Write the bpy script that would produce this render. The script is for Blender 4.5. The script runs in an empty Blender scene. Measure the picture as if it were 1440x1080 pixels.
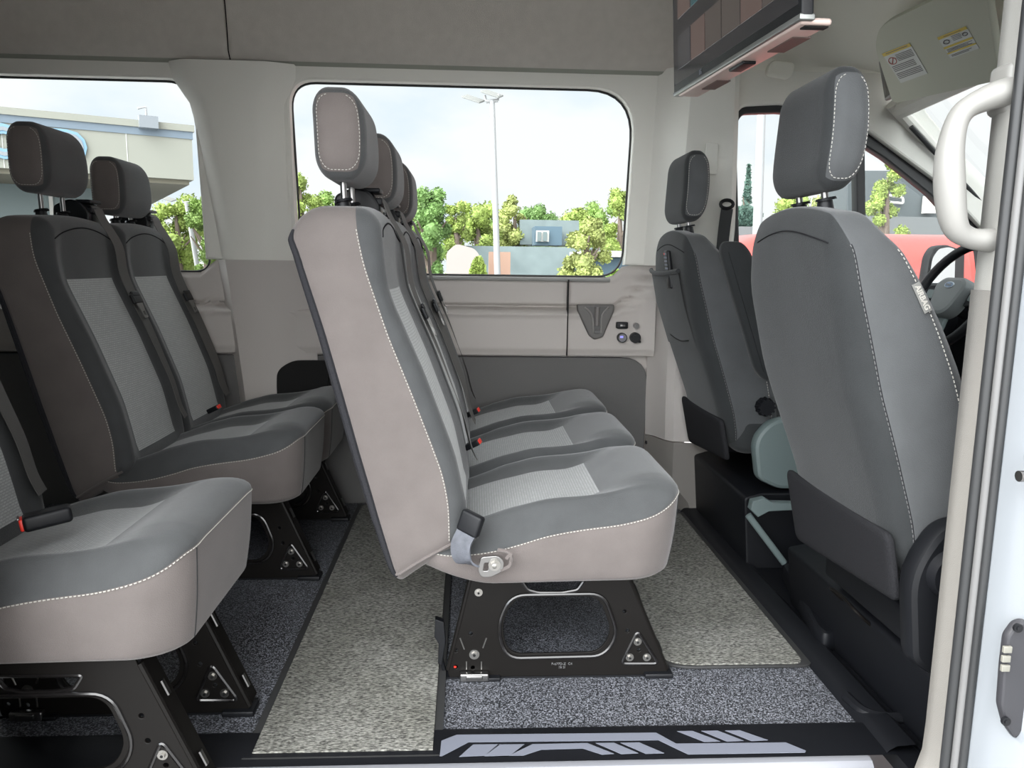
import bpy, bmesh, math, random
from mathutils import Vector, Matrix
random.seed(7)
SC = bpy.context.scene
COL = SC.collection
PI = math.pi
# ------------------------------------------------------------------ camera geometry (used for camera and for tracing outlines onto real planes)
F = 1081.0; H = 0.9
YAW, PIT, ROLL = (math.radians(a) for a in (3.0, 8.8, 0.8))
fw = Vector((math.sin(YAW)*math.cos(PIT), math.cos(YAW)*math.cos(PIT), -math.sin(PIT)))
r0 = Vector((math.cos(YAW), -math.sin(YAW), 0)); u0 = r0.cross(fw)
cR = r0*math.cos(ROLL) + u0*math.sin(ROLL); cU = u0*math.cos(ROLL) - r0*math.sin(ROLL)
def ray(px, py): return fw + cR*((px-720)/F) + cU*((540-py)/F)
def atY(px, py, Y):
    d = ray(px, py); t = Y/d.y; return Vector((d.x*t, Y, H+d.z*t))
def atX(px, py, X):
    d = ray(px, py); t = X/d.x; return Vector((X, d.y*t, H+d.z*t))
def atZ(px, py, Z):
    d = ray(px, py); t = (Z-H)/d.z; return Vector((d.x*t, d.y*t, Z))
cam = bpy.data.cameras.new('camera'); camo = bpy.data.objects.new('camera', cam); COL.objects.link(camo)
cam.sensor_width = 36; cam.lens = 36*F/1440; cam.clip_start = .02; cam.clip_end = 500
camo.matrix_world = Matrix(((cR.x, cU.x, -fw.x, 0), (cR.y, cU.y, -fw.y, 0), (cR.z, cU.z, -fw.z, H), (0, 0, 0, 1)))
SC.camera = camo

# ------------------------------------------------------------------ materials
def srgb(c): return tuple(((v/255)/12.92 if v/255 <= .04045 else ((v/255+.055)/1.055)**2.4) for v in c)
def nodes(m): m.use_nodes = True; return m.node_tree.nodes, m.node_tree.links
def pbr(name, c, rough=.6, metal=0, bump=0, bscale=300, sheen=0, coat=0, var=0, vscale=8, emit=None, es=1, spec=.5, c2=None):
    m = bpy.data.materials.new(name); n, l = nodes(m); b = n['Principled BSDF']
    col = tuple(c)+(1,)
    b.inputs['Base Color'].default_value = col; b.inputs['Roughness'].default_value = rough; b.inputs['Metallic'].default_value = metal
    b.inputs['Specular IOR Level'].default_value = spec
    if sheen: b.inputs['Sheen Weight'].default_value = sheen; b.inputs['Sheen Roughness'].default_value = .4
    if coat: b.inputs['Coat Weight'].default_value = coat; b.inputs['Coat Roughness'].default_value = .15
    tc = n.new('ShaderNodeTexCoord')
    if bump:
        t = n.new('ShaderNodeTexNoise'); t.inputs['Scale'].default_value = bscale; t.inputs['Detail'].default_value = 3
        bp = n.new('ShaderNodeBump'); bp.inputs['Strength'].default_value = bump; bp.inputs['Distance'].default_value = .002
        l.new(tc.outputs['Object'], t.inputs['Vector']); l.new(t.outputs['Fac'], bp.inputs['Height']); l.new(bp.outputs[0], b.inputs['Normal'])
    if var:
        t = n.new('ShaderNodeTexNoise'); t.inputs['Scale'].default_value = vscale; t.inputs['Detail'].default_value = 4
        r = n.new('ShaderNodeValToRGB'); r.color_ramp.elements[0].position = .3; r.color_ramp.elements[1].position = .7
        d = c2 if c2 else tuple(v*(1+var) for v in c)
        r.color_ramp.elements[0].color = tuple(v*(1-var) for v in c)+(1,); r.color_ramp.elements[1].color = tuple(d)+(1,)
        l.new(tc.outputs['Object'], t.inputs['Vector']); l.new(t.outputs['Fac'], r.inputs['Fac']); l.new(r.outputs['Color'], b.inputs['Base Color'])
    if emit: b.inputs['Emission Color'].default_value = tuple(emit)+(1,); b.inputs['Emission Strength'].default_value = es
    return m
def weave(name, ca, cb, axes, rough=.85, sx=.011, sy=.0055):
    m = pbr(name, ca, rough, sheen=.2, spec=.2); n, l = nodes(m); b = n['Principled BSDF']
    tc = n.new('ShaderNodeTexCoord'); sp = n.new('ShaderNodeSeparateXYZ'); cb_ = n.new('ShaderNodeCombineXYZ')
    l.new(tc.outputs['Object'], sp.inputs[0]); l.new(sp.outputs[axes[0]], cb_.inputs[0]); l.new(sp.outputs[axes[1]], cb_.inputs[1])
    k = n.new('ShaderNodeTexBrick'); k.inputs['Scale'].default_value = 1; k.inputs['Brick Width'].default_value = sx; k.inputs['Row Height'].default_value = sy
    k.inputs['Mortar Size'].default_value = .0013; k.inputs['Mortar Smooth'].default_value = .4; k.inputs['Bias'].default_value = 0
    k.inputs['Color1'].default_value = tuple(ca)+(1,); k.inputs['Color2'].default_value = tuple(v*.86 for v in ca)+(1,); k.inputs['Mortar'].default_value = tuple(cb)+(1,)
    l.new(cb_.outputs[0], k.inputs['Vector'])
    t = n.new('ShaderNodeTexNoise'); t.inputs['Scale'].default_value = 700; l.new(tc.outputs['Object'], t.inputs['Vector'])
    mx = n.new('ShaderNodeMix'); mx.data_type = 'RGBA'; mx.blend_type = 'MULTIPLY'; mx.inputs[0].default_value = .5
    l.new(k.outputs['Color'], mx.inputs[6]); l.new(t.outputs['Fac'], mx.inputs[7]); l.new(mx.outputs[2], b.inputs['Base Color'])
    bp = n.new('ShaderNodeBump'); bp.inputs['Strength'].default_value = .5; bp.inputs['Distance'].default_value = .0008; bp.invert = True
    l.new(k.outputs['Fac'], bp.inputs['Height']); l.new(bp.outputs[0], b.inputs['Normal'])
    return m
def speckle(name, base, fleck, scale=420, thr=(.56, .68), rough=.55, bump=.3, rib=None, c3=None):
    m = pbr(name, base, rough); n, l = nodes(m); b = n['Principled BSDF']; tc = n.new('ShaderNodeTexCoord')
    t = n.new('ShaderNodeTexNoise'); t.inputs['Scale'].default_value = scale; t.inputs['Detail'].default_value = 2
    vec = tc.outputs['Object']
    if rib:
        mp = n.new('ShaderNodeMapping'); mp.inputs['Scale'].default_value = rib; l.new(vec, mp.inputs[0]); vec = mp.outputs[0]
    l.new(vec, t.inputs['Vector'])
    r = n.new('ShaderNodeValToRGB'); r.color_ramp.elements[0].position = thr[0]; r.color_ramp.elements[1].position = thr[1]
    r.color_ramp.elements[0].color = tuple(base)+(1,); r.color_ramp.elements[1].color = tuple(fleck)+(1,)
    l.new(t.outputs['Fac'], r.inputs['Fac']); out = r.outputs['Color']
    if c3:
        t2 = n.new('ShaderNodeTexNoise'); t2.inputs['Scale'].default_value = 5; t2.inputs['Detail'].default_value = 6; l.new(tc.outputs['Object'], t2.inputs['Vector'])
        mx = n.new('ShaderNodeMix'); mx.data_type = 'RGBA'; mx.blend_type = 'MULTIPLY'; mx.inputs[0].default_value = .6
        r2 = n.new('ShaderNodeValToRGB'); r2.color_ramp.elements[0].position = .35; r2.color_ramp.elements[1].position = .65
        r2.color_ramp.elements[0].color = tuple(c3)+(1,); r2.color_ramp.elements[1].color = (1, 1, 1, 1)
        l.new(t2.outputs['Fac'], r2.inputs['Fac']); l.new(out, mx.inputs[6]); l.new(r2.outputs['Color'], mx.inputs[7]); out = mx.outputs[2]
    l.new(out, b.inputs['Base Color'])
    bp = n.new('ShaderNodeBump'); bp.inputs['Strength'].default_value = bump; bp.inputs['Distance'].default_value = .002
    l.new(t.outputs['Fac'], bp.inputs['Height']); l.new(bp.outputs[0], b.inputs['Normal'])
    return m
def glassm(name, tint=(.96, .98, .98), refl=.06):
    m = bpy.data.materials.new(name); n, l = nodes(m); n.remove(n['Principled BSDF'])
    o = n['Material Output']; tr = n.new('ShaderNodeBsdfTransparent'); gl = n.new('ShaderNodeBsdfGlossy'); mx = n.new('ShaderNodeMixShader'); fr = n.new('ShaderNodeFresnel')
    fr.inputs['IOR'].default_value = 1.4; tr.inputs[0].default_value = tuple(tint)+(1,); gl.inputs['Roughness'].default_value = .01
    ge = n.new('ShaderNodeNewGeometry'); ml = n.new('ShaderNodeMath'); ml.operation = 'MULTIPLY_ADD'; ml.inputs[1].default_value = -1; ml.inputs[2].default_value = 1; l.new(ge.outputs['Backfacing'], ml.inputs[0]); m2 = n.new('ShaderNodeMath'); m2.operation = 'MULTIPLY'; l.new(ml.outputs[0], m2.inputs[0]); l.new(fr.outputs[0], m2.inputs[1])
    l.new(m2.outputs[0], mx.inputs[0]); l.new(tr.outputs[0], mx.inputs[1]); l.new(gl.outputs[0], mx.inputs[2]); l.new(mx.outputs[0], o.inputs[0])
    return m
G = lambda v, w=0: (v*(1+w), v, v*(1-w))
M = dict(
 fab_side=pbr('fabric_taupe', (.125, .109, .103), .9, bump=.5, bscale=600, sheen=.25, var=.07, vscale=14, spec=.2),
 fab_top=pbr('fabric_charcoal', (.057, .059, .060), .88, bump=.5, bscale=700, sheen=.3, var=.08, vscale=20, spec=.2),
 fab_front=pbr('fabric_dark_grey', (.027, .029, .030), .9, bump=.5, bscale=600, sheen=.15, var=.07, vscale=16, spec=.2),
 fab_fside=pbr('fabric_grey_side', (.070, .073, .075), .9, bump=.5, bscale=600, sheen=.25, var=.07, vscale=16, spec=.2),
 fab_low=pbr('fabric_felt', (.020, .020, .022), .95, bump=1, bscale=500, spec=.1),
 fuzz=pbr('fabric_fuzzy_edge', (.025, .025, .028), .95, bump=1, bscale=300, spec=.1),
 ins_c=weave('woven_insert_cushion', (.43, .435, .43), (.31, .315, .31), (1, 0)),
 ins_b=weave('woven_insert_back', (.66, .67, .66), (.47, .48, .47), (1, 2)),
 stitch=pbr('thread', (.38, .365, .33), .8),
 stitch_m=pbr('thread_pale', (.36, .35, .32), .8),
 stitch_d=pbr('thread_grey', (.12, .12, .12), .8),
 strap=pbr('belt_webbing', (.10, .095, .09), .7, bump=.6, bscale=900),
 strap_b=pbr('belt_webbing_blue_grey', (.085, .09, .105), .6, bump=.6, bscale=700, var=.25, vscale=60),
 blackp=pbr('black_plastic', (.0055, .006, .0075), .45, bump=.15, bscale=900, spec=.32),
 satin=pbr('dark_trim_plastic', (.0045, .005, .0068), .5, bump=.3, bscale=900, spec=.3),
 greenp=pbr('grey_green_plastic', (.125, .16, .158), .5),
 chrome=pbr('steel', (.26, .255, .25), .28, metal=1),
 brass=pbr('zinc_bolt', (.34, .33, .31), .3, metal=1),
 frame=pbr('black_painted_steel', (.007, .0062, .0056), .38, bump=.1, bscale=60, spec=.15),
 frameg=pbr('glossy_black_steel', (.0075, .0068, .0068), .16, coat=.5, spec=.6),
 hole=pbr('dark_void', (.004, .004, .004), .9),
 red=pbr('red_button', (.75, .035, .02), .35),
 floor=speckle('flecked_vinyl', (.012, .013, .016), (.27, .28, .31), 330, (.44, .68), .5, .4),
 mat=speckle('ribbed_mat', (.035, .034, .030), (.36, .355, .32), 230, (.34, .74), .95, 1.0, (.55, 1.7, 1), (.6, .6, .55)),
 matedge=pbr('mat_rubber', (.03, .03, .03), .5),
 wall_u=pbr('light_trim', (.70, .69, .635), .6, bump=.25, bscale=700),
 wall_l=pbr('taupe_trim', (.44, .41, .385), .6, bump=.3, bscale=700),
 wall_d=pbr('dark_lower_panel', (.10, .097, .095), .7, bump=.4, bscale=500),
 liner=pbr('headliner_fabric', (.53, .50, .455), .95, bump=.5, bscale=600, var=.04, vscale=30),
 rail=pbr('rail_trim', (.30, .31, .265), .7, bump=.2, bscale=500),
 liner2=pbr('cab_headliner', (.72, .71, .63), .9, bump=.3, bscale=500),
 rubber=pbr('rubber_seal', (.02, .021, .022), .45),
 rubber2=pbr('grey_seal', (.12, .12, .12), .4),
 white=pbr('white_paint', (.185, .20, .215), .25, coat=.5),
 ptr=pbr('door_pillar_trim_light', (.29, .285, .265), .6, bump=.2, bscale=600),
 ptl=pbr('door_pillar_trim_taupe', (.175, .168, .155), .6, bump=.3, bscale=600),
 ivory=pbr('ivory_plastic', (.235, .23, .215), .4),
 scuff=pbr('scuff_graphic', (.16, .17, .205), .45),
 silver=pbr('step_edge', (.22, .225, .245), .35, bump=.1),
 asphalt=pbr('concrete_lot', (.30, .30, .30), .9, bump=.5, bscale=30, var=.12, vscale=.6),
 glass=glassm('window_glass'),
 glassd=glassm('dimming_glass', (.12, .13, .13)),  # tint added to unseen rear panes to keep daylight off the back row
 redcar=pbr('red_paint', (.42, .045, .035), .3, coat=.6),
 pole=pbr('white_pole', (.27, .27, .27), .5),
 stucco=pbr('cream_fascia', (.235, .235, .20), .8, bump=.3, bscale=10),
 bluegrey=pbr('blue_grey_band', (.13, .165, .20), .6),
 signblue=pbr('sign_blue', (.15, .27, .37), .4),
 dk=pbr('building_dark', (.10, .13, .13), .4),
 roofg=pbr('slate_roof', (.10, .125, .125), .8, var=.1, vscale=2),
 wallb=pbr('blue_wall', (.07, .11, .14), .8),
 wallw=pbr('white_wall', (.40, .385, .36), .8),
 wallbr=pbr('brick_wall', (.26, .16, .115), .8),
 trunk=pbr('bark', (.12, .09, .07), .9, bump=1, bscale=20),
)
M['mirror'] = pbr('mirror_glass', (.9, .9, .9), .03, metal=1)
leafm = []
for i, c in enumerate([(.14, .22, .045), (.19, .25, .05), (.10, .18, .045), (.22, .25, .07), (.08, .14, .11)]):
    leafm.append(pbr('leaves_%s' % 'abcde'[i], c, .7, var=.35, vscale=1.5))

# ------------------------------------------------------------------ object helpers
ORG = {}
def org(o): return ORG.get(o.name, Vector((0, 0, 0))) if o else Vector((0, 0, 0))
def props(o, label=None, cat=None, group=None, kind=None):
    if label: o['label'] = label
    if cat: o['category'] = cat
    if group: o['group'] = group
    if kind: o['kind'] = kind
    return o
def thing(name, loc, label, cat, group=None):
    o = bpy.data.objects.new(name, None); COL.objects.link(o); o.empty_display_size = .05
    o.location = loc; ORG[o.name] = Vector(loc); return props(o, label, cat, group)
def obj(name, vs, fs, mats, parent=None, mi=None, smooth=True, sharp=35):
    if not isinstance(mats, (list, tuple)): mats = [mats]
    vs = [Vector(v) for v in vs]
    if parent: og = org(parent)
    else:
        og = Vector(((min(v.x for v in vs)+max(v.x for v in vs))/2, (min(v.y for v in vs)+max(v.y for v in vs))/2, min(v.z for v in vs)))
    me = bpy.data.meshes.new(name); me.from_pydata([v-og for v in vs], [], fs)
    for m in mats: me.materials.append(m)
    if mi: me.polygons.foreach_set('material_index', mi)
    bm = bmesh.new(); bm.from_mesh(me); bmesh.ops.recalc_face_normals(bm, faces=bm.faces)
    for f in bm.faces: f.smooth = smooth
    if smooth:
        for e in bm.edges:
            if len(e.link_faces) == 2 and e.calc_face_angle(0) > math.radians(sharp): e.smooth = False
    bm.to_mesh(me); bm.free()
    o = bpy.data.objects.new(name, me); COL.objects.link(o)
    if parent: o.parent = parent; ORG[o.name] = og
    else: o.location = og; ORG[o.name] = og
    return o
class MB:
    def __init__(s): s.v = []; s.f = []; s.m = []
    def add(s, vs, fs, m=0):
        b = len(s.v); s.v += [Vector(v) for v in vs]; s.f += [tuple(i+b for i in f) for f in fs]; s.m += [m]*len(fs); return s
    def box(s, a, b, m=0, ch=0, X=None):
        x0, y0, z0 = a; x1, y1, z1 = b
        if ch > 0:
            c = ch; vs = []; 
            hx, hy, hz = abs(x1-x0)/2, abs(y1-y0)/2, abs(z1-z0)/2; cx, cy, cz = (x0+x1)/2, (y0+y1)/2, (z0+z1)/2
            c = min(c, hx*.9, hy*.9, hz*.9)
            P = rbox(hx, hy, hz, c, c, c)
            vv, ff = boxgrid(axis(hx, c, 1, 2), axis(hy, c, 1, 2), axis(hz, c, 1, 2), lambda u, v, w: P(u, v, w)+Vector((cx, cy, cz)))
            if X: vv = [X(q) for q in vv]
            return s.add(vv, ff, m)
        vs = [Vector((x, y, z)) for x in (x0, x1) for y in (y0, y1) for z in (z0, z1)]
        if X: vs = [X(q) for q in vs]
        return s.add(vs, [(0, 1, 3, 2), (4, 6, 7, 5), (0, 4, 5, 1), (2, 3, 7, 6), (0, 2, 6, 4), (1, 5, 7, 3)], m)
    def tube(s, pts, r, n=10, m=0, closed=False, sq=None):
        pts = [Vector(p) for p in pts]; rings = []; k = len(pts)
        t0 = None; up = Vector((0, 0, 1))
        for i, p in enumerate(pts):
            a = pts[(i-1) % k] if (closed or i > 0) else p; b = pts[(i+1) % k] if (closed or i < k-1) else p
            t = (b-a).normalized()
            if i == 0:
                up = Vector((0, 0, 1)) if abs(t.z) < .9 else Vector((1, 0, 0))
                if sq: up = Vector(sq[2])
            e1 = up-t*up.dot(t); e1.normalize(); e2 = t.cross(e1); up = e1
            rr = r[i] if isinstance(r, (list, tuple)) else r
            ra, rb = (rr*sq[0], rr*sq[1]) if sq else (rr, rr)
            rings.append([p+e1*math.cos(2*PI*j/n)*ra+e2*math.sin(2*PI*j/n)*rb for j in range(n)])
        vs = [q for R in rings for q in R]; fs = []
        for i in range(k if closed else k-1):
            for j in range(n):
                a = i*n+j; b = i*n+(j+1) % n; i2 = (i+1) % k; fs.append((a, b, i2*n+(j+1) % n, i2*n+j))
        if not closed: fs += [tuple(range(n))[::-1], tuple(range((k-1)*n, k*n))]
        return s.add(vs, fs, m)
    def cyl(s, a, b, r, n=16, m=0, r2=None):
        return s.tube([a, b], [r, r if r2 is None else r2], n, m)
    def build(s, name, mats, parent=None, **k): return obj(name, s.v, s.f, mats, parent, s.m, **k)
def smooth_path(pts, n=6):
    pts = [Vector(p) for p in pts]; out = []
    for i in range(len(pts)-1):
        p0 = pts[max(i-1, 0)]; p1 = pts[i]; p2 = pts[i+1]; p3 = pts[min(i+2, len(pts)-1)]
        for j in range(n):
            t = j/n; out.append(.5*((2*p1)+(p2-p0)*t+(2*p0-5*p1+4*p2-p3)*t*t+(3*p1-p0-3*p2+p3)*t**3))
    out.append(pts[-1]); return out
def interp(pts):
    pts = sorted(pts)
    def f(x):
        if x <= pts[0][0]: a, b = pts[0], pts[1]
        elif x >= pts[-1][0]: a, b = pts[-2], pts[-1]
        else:
            for a, b in zip(pts, pts[1:]):
                if a[0] <= x <= b[0]: break
        t = (x-a[0])/(b[0]-a[0]); t = max(-.6, min(1.6, t)); return a[1]+(b[1]-a[1])*t
    # light smoothing
    return lambda x, h=.02: (f(x-h)+2*f(x)+f(x+h))/4
def sstep(a, b, x):
    t = max(0, min(1, (x-a)/(b-a))); return t*t*(3-2*t)
def axis(h, r, n, k=4, extra=()):
    u = (h-r)/h; L = [-1+(1-u)*(1-math.cos(PI/2*i/k)) if 0 else -1+(1-u)*i/k for i in range(k)]
    L += [-u+2*u*i/n for i in range(n+1)] + [u+(1-u)*i/k for i in range(1, k+1)]
    for e in extra: L += [e]
    L = sorted(L); out = [L[0]]
    for x in L[1:]:
        if x-out[-1] > 1e-4: out.append(x)
    return out
def rbox(hx, hy, hz, rx, ry, rz):
    def P(u, v, w):
        p = (u*hx, v*hy, w*hz); c = []; d = []
        for a, h, r in zip(p, (hx, hy, hz), (rx, ry, rz)):
            q = max(-(h-r), min(h-r, a)); c.append(q); d.append((a-q)/r)
        x, y, z = d
        sx = x*math.sqrt(max(0, 1-y*y/2-z*z/2+y*y*z*z/3)); sy = y*math.sqrt(max(0, 1-x*x/2-z*z/2+x*x*z*z/3)); sz = z*math.sqrt(max(0, 1-x*x/2-y*y/2+x*x*y*y/3))
        return Vector((c[0]+sx*rx, c[1]+sy*ry, c[2]+sz*rz))
    return P
def boxgrid(us, vs, ws, P, matfn=None):
    idx = {}; V = []; Fc = []; MI = []
    def vid(u, v, w):
        k = (round(u, 5), round(v, 5), round(w, 5))
        if k not in idx: idx[k] = len(V); V.append(P(u, v, w))
        return idx[k]
    def face(A, B, mk, side):
        for i in range(len(A)-1):
            for j in range(len(B)-1):
                Fc.append((vid(*mk(A[i], B[j])), vid(*mk(A[i+1], B[j])), vid(*mk(A[i+1], B[j+1])), vid(*mk(A[i], B[j+1]))))
                if matfn: MI.append(matfn(*mk((A[i]+A[i+1])/2, (B[j]+B[j+1])/2)))
    face(vs, ws, lambda a, b: (1, a, b), 0); face(vs, ws, lambda a, b: (-1, a, b), 1)
    face(us, ws, lambda a, b: (a, 1, b), 2); face(us, ws, lambda a, b: (a, -1, b), 3)
    face(us, vs, lambda a, b: (a, b, 1), 4); face(us, vs, lambda a, b: (a, b, -1), 5)
    return (V, Fc, MI) if matfn else (V, Fc)
def rpoly(pts, rad, n=6):
    out = []; k = len(pts)
    for i, p in enumerate(pts):
        r = rad[i] if isinstance(rad, (list, tuple)) else rad
        p = Vector(p[:2]); a = Vector(pts[i-1][:2]); b = Vector(pts[(i+1) % k][:2])
        if r <= 0: out.append(p); continue
        da = (a-p); db = (b-p); r_ = min(r, da.length*.49, db.length*.49); A = p+da.normalized()*r_; B = p+db.normalized()*r_
        for j in range(n+1):
            t = j/n; out.append(A*(1-t)**2+p*2*t*(1-t)+B*t*t)
    return out
def plate(name, outer, holes, mats, xf, thick=.004, bev=0, parent=None, res=1, sharp=35):
    """flat plate from 2D outlines with holes, xf maps (a,b,depth)->world"""
    cu = bpy.data.curves.new(name, 'CURVE'); cu.dimensions = '2D'; cu.fill_mode = 'BOTH'; cu.extrude = max(thick/2-bev, 0); cu.bevel_depth = bev; cu.offset = -bev; cu.bevel_resolution = res
    for pl in [outer]+list(holes):
        s = cu.splines.new('POLY'); s.points.add(len(pl)-1); s.use_cyclic_u = True
        for i, p in enumerate(pl): s.points[i].co = (p[0], p[1], 0, 1)
    o = bpy.data.objects.new('tmp', cu); COL.objects.link(o); dg = bpy.context.evaluated_depsgraph_get()
    me = bpy.data.meshes.new_from_object(o.evaluated_get(dg)); bpy.data.objects.remove(o); bpy.data.curves.remove(cu)
    vs = [xf(v.co.x, v.co.y, v.co.z) for v in me.vertices]; fs = [tuple(p.vertices) for p in me.polygons]; bpy.data.meshes.remove(me)
    return obj(name, vs, fs, mats, parent, sharp=sharp)
def platev(outer, holes, xf, thick, bev=0):
    cu = bpy.data.curves.new('t', 'CURVE'); cu.dimensions = '2D'; cu.fill_mode = 'BOTH'; cu.extrude = max(thick/2-bev, 0); cu.bevel_depth = bev; cu.offset = -bev; cu.bevel_resolution = 1
    for pl in [outer]+list(holes):
        s = cu.splines.new('POLY'); s.points.add(len(pl)-1); s.use_cyclic_u = True
        for i, p in enumerate(pl): s.points[i].co = (p[0], p[1], 0, 1)
    o = bpy.data.objects.new('tmp', cu); COL.objects.link(o); dg = bpy.context.evaluated_depsgraph_get()
    me = bpy.data.meshes.new_from_object(o.evaluated_get(dg)); bpy.data.objects.remove(o); bpy.data.curves.remove(cu)
    r = ([xf(v.co.x, v.co.y, v.co.z) for v in me.vertices], [tuple(p.vertices) for p in me.polygons]); bpy.data.meshes.remove(me); return r
def textv(body, size, xf, thick=.0005, align='CENTER', bold=0):
    cu = bpy.data.curves.new('t', 'FONT'); cu.body = body; cu.size = size; cu.extrude = thick; cu.align_x = align; cu.align_y = 'CENTER'; cu.offset = bold; cu.resolution_u = 3
    o = bpy.data.objects.new('tmp', cu); COL.objects.link(o); dg = bpy.context.evaluated_depsgraph_get()
    me = bpy.data.meshes.new_from_object(o.evaluated_get(dg)); bpy.data.objects.remove(o); bpy.data.curves.remove(cu)
    r = ([xf(v.co.x, v.co.y, v.co.z) for v in me.vertices], [tuple(p.vertices) for p in me.polygons]); bpy.data.meshes.remove(me); return r
def resample(pts, step):
    out = [pts[0]]; acc = 0; 
    for a, b in zip(pts, pts[1:]):
        L = (b-a).length; 
        if L < 1e-9: continue
        d = step-acc
        while d <= L: out.append(a.lerp(b, d/L)); d += step
        acc = L-(d-step)
    return out
def stitches(name, pts, parent, mat=None, pitch=.0068, duty=.58, r=.0011, closed=False):
    mb = MB(); pts = [Vector(p) for p in pts]; s = resample(pts, pitch)
    for a, b in zip(s, s[1:]):
        mb.tube([a, a.lerp(b, duty)], r, 5)
    return mb.build(name, mat or M['stitch'], parent, smooth=False)
def ribbon(name, pts, width, parent, mat, side=Vector((0, 1, 0)), th=.0016, n=6, tw=None):
    P = smooth_path(pts, n); vs = []; k = len(P)
    for i, p in enumerate(P):
        t = (P[min(i+1, k-1)]-P[max(i-1, 0)]).normalized(); s = side.copy()
        if tw: s = Matrix.Rotation(tw(i/(k-1)), 3, t) @ s
        s = (s-t*s.dot(t)).normalized(); nn = t.cross(s)
        vs += [p-s*width/2-nn*th/2, p+s*width/2-nn*th/2, p+s*width/2+nn*th/2, p-s*width/2+nn*th/2]
    fs = []
    for i in range(k-1):
        for j in range(4): a = i*4+j; b = i*4+(j+1) % 4; fs.append((a, b, b+4, a+4))
    fs += [(0, 1, 2, 3), tuple(range(4*k-4, 4*k))]
    return obj(name, vs, fs, mat, parent)

# ================================================================== SEATS
Y0 = 1.47
rearX = interp([(p.z, p.x) for p in (atY(x, y, Y0) for x, y in ((395, 290), (397, 330), (410, 365), (443, 467), (463, 540), (493, 650), (517, 727), (550, 820)))])
stX = interp([(p.z, p.x) for p in (atY(x, y, Y0) for x, y in ((495, 285), (500, 320), (514, 377), (547, 473), (580, 553), (603, 612), (623, 665), (632, 710), (633, 757)))])
crX = interp([(p.z, p.x) for p in (atY(x, y, 1.52) for x, y in ((526, 300), (542, 412), (590, 520), (633, 633), (648, 700), (655, 760)))])
ZT = 1.015
def seat_back(root, dx, yc, hw, st_near=True):
    def P(u, v, w):
        q = rbox(.085, hw, .385, .03, .035, .05)(u, v, w)
        tx = (q.x/.085+1)/2; tz = (q.z/.385+1)/2
        zl = .25+.095*tx; z = zl+(ZT-zl)*tz - .02*(1-math.cos(min(1, abs(q.y)/hw)*1.2))*sstep(.8, 1, tz)
        rx = rearX(z); sx = stX(z); cx = crX(z)+.012
        # front surface with bolsters
        ay = abs(q.y)/hw
        dish = .013*sstep(.90, .62, ay)*sstep(1.0, .80, tz)*sstep(.0, .12, tz)
        edge = .0
        TS = .81; x = rx+(sx-rx)*tx/TS if tx < TS else sx+(cx-sx)*(tx-TS)/(1-TS)
        if tx > .5: x -= dish*(tx-.5)/.5
        # central cushion soft waves
        if tx > .9: x += .006*math.cos(q.y/hw*PI*.9)*sstep(.62, .5, ay)*math.sin(tz*PI)
        z -= .034*sstep(.86, 1.0, tz)*sstep(.45, .0, tx)**1.5
        # taper to shoulders
        y = q.y*(1-.10*sstep(.82, 1.0, tz))
        return Vector((x+dx, yc+y, z))
    e = .62
    us = axis(.085, .03, 6, 4, (.62,)); vs = axis(hw, .035, 14, 4, (-e, e, -e-.03, e+.03)); ws = axis(.385, .05, 26, 5, (-.86, .50, .53))
    def mt(u, v, w):
        if u == 1 and abs(v) < e and -.86 < w < .50: return 1
        if u > .62: return 2
        if w > .999: return 0
        if u == -1: return 3
        return 0
    V, Fc, MI = boxgrid(us, vs, ws, P, mt)
    o = obj('seat_backrest', V, Fc, [M['fab_side'], M['ins_b'], M['fab_top'], M['fuzz']], root, MI, sharp=80)
    # stitched seam down the side
    for s in ((-1, 1) if not st_near else (-1,)):
        pts = []
        for i in range(60):
            w = -.93+1.83*i/59
            tz = (w+1)/2; z0 = .25+.08+(ZT-.33)*tz
            p = P(.60, s, w); pts.append(p+Vector((0, s*.0012, 0)))
        # round over the shoulder
        stitches('stitching', pts, o, M['stitch'], r=.00105)
    # frayed rear edge piping
    mb = MB(); pts = [P(-.93, -1, -1+2*i/40)+Vector((-.001, 0, 0)) for i in range(41)]
    mb.tube(pts, [.0035+.0055*math.sin(min(1, i/40*1.02)*PI)**.4 if 0 < i < 40 else .003 for i in range(41)], 7); mb.build('edge_piping', M['fuzz'], o)
    # seam over the bottom
    mb = MB(); mb.tube([P(-.9+1.7*i/8, -1, -.97)+Vector((0, -.001, 0)) for i in range(9)], .0035, 6); mb.build('edge_piping', M['fab_side'], o)
    # seam across the top of the front panel
    mb = MB(); mb.tube([P(1, -.86+1.72*i/20, .80+.12*math.cos((-.86+1.72*i/20)*1.6))+Vector((.0005, 0, 0)) for i in range(21)], .0018, 5); mb.build('seam', M['fab_low'], o)
    return P
cseam = interp([(p.x, p.z) for p in (atY(x, y, Y0) for x, y in ((640, 779), (660, 776), (700, 768), (740, 757), (765, 746), (800, 738), (870, 727), (950, 703)))])
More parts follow.
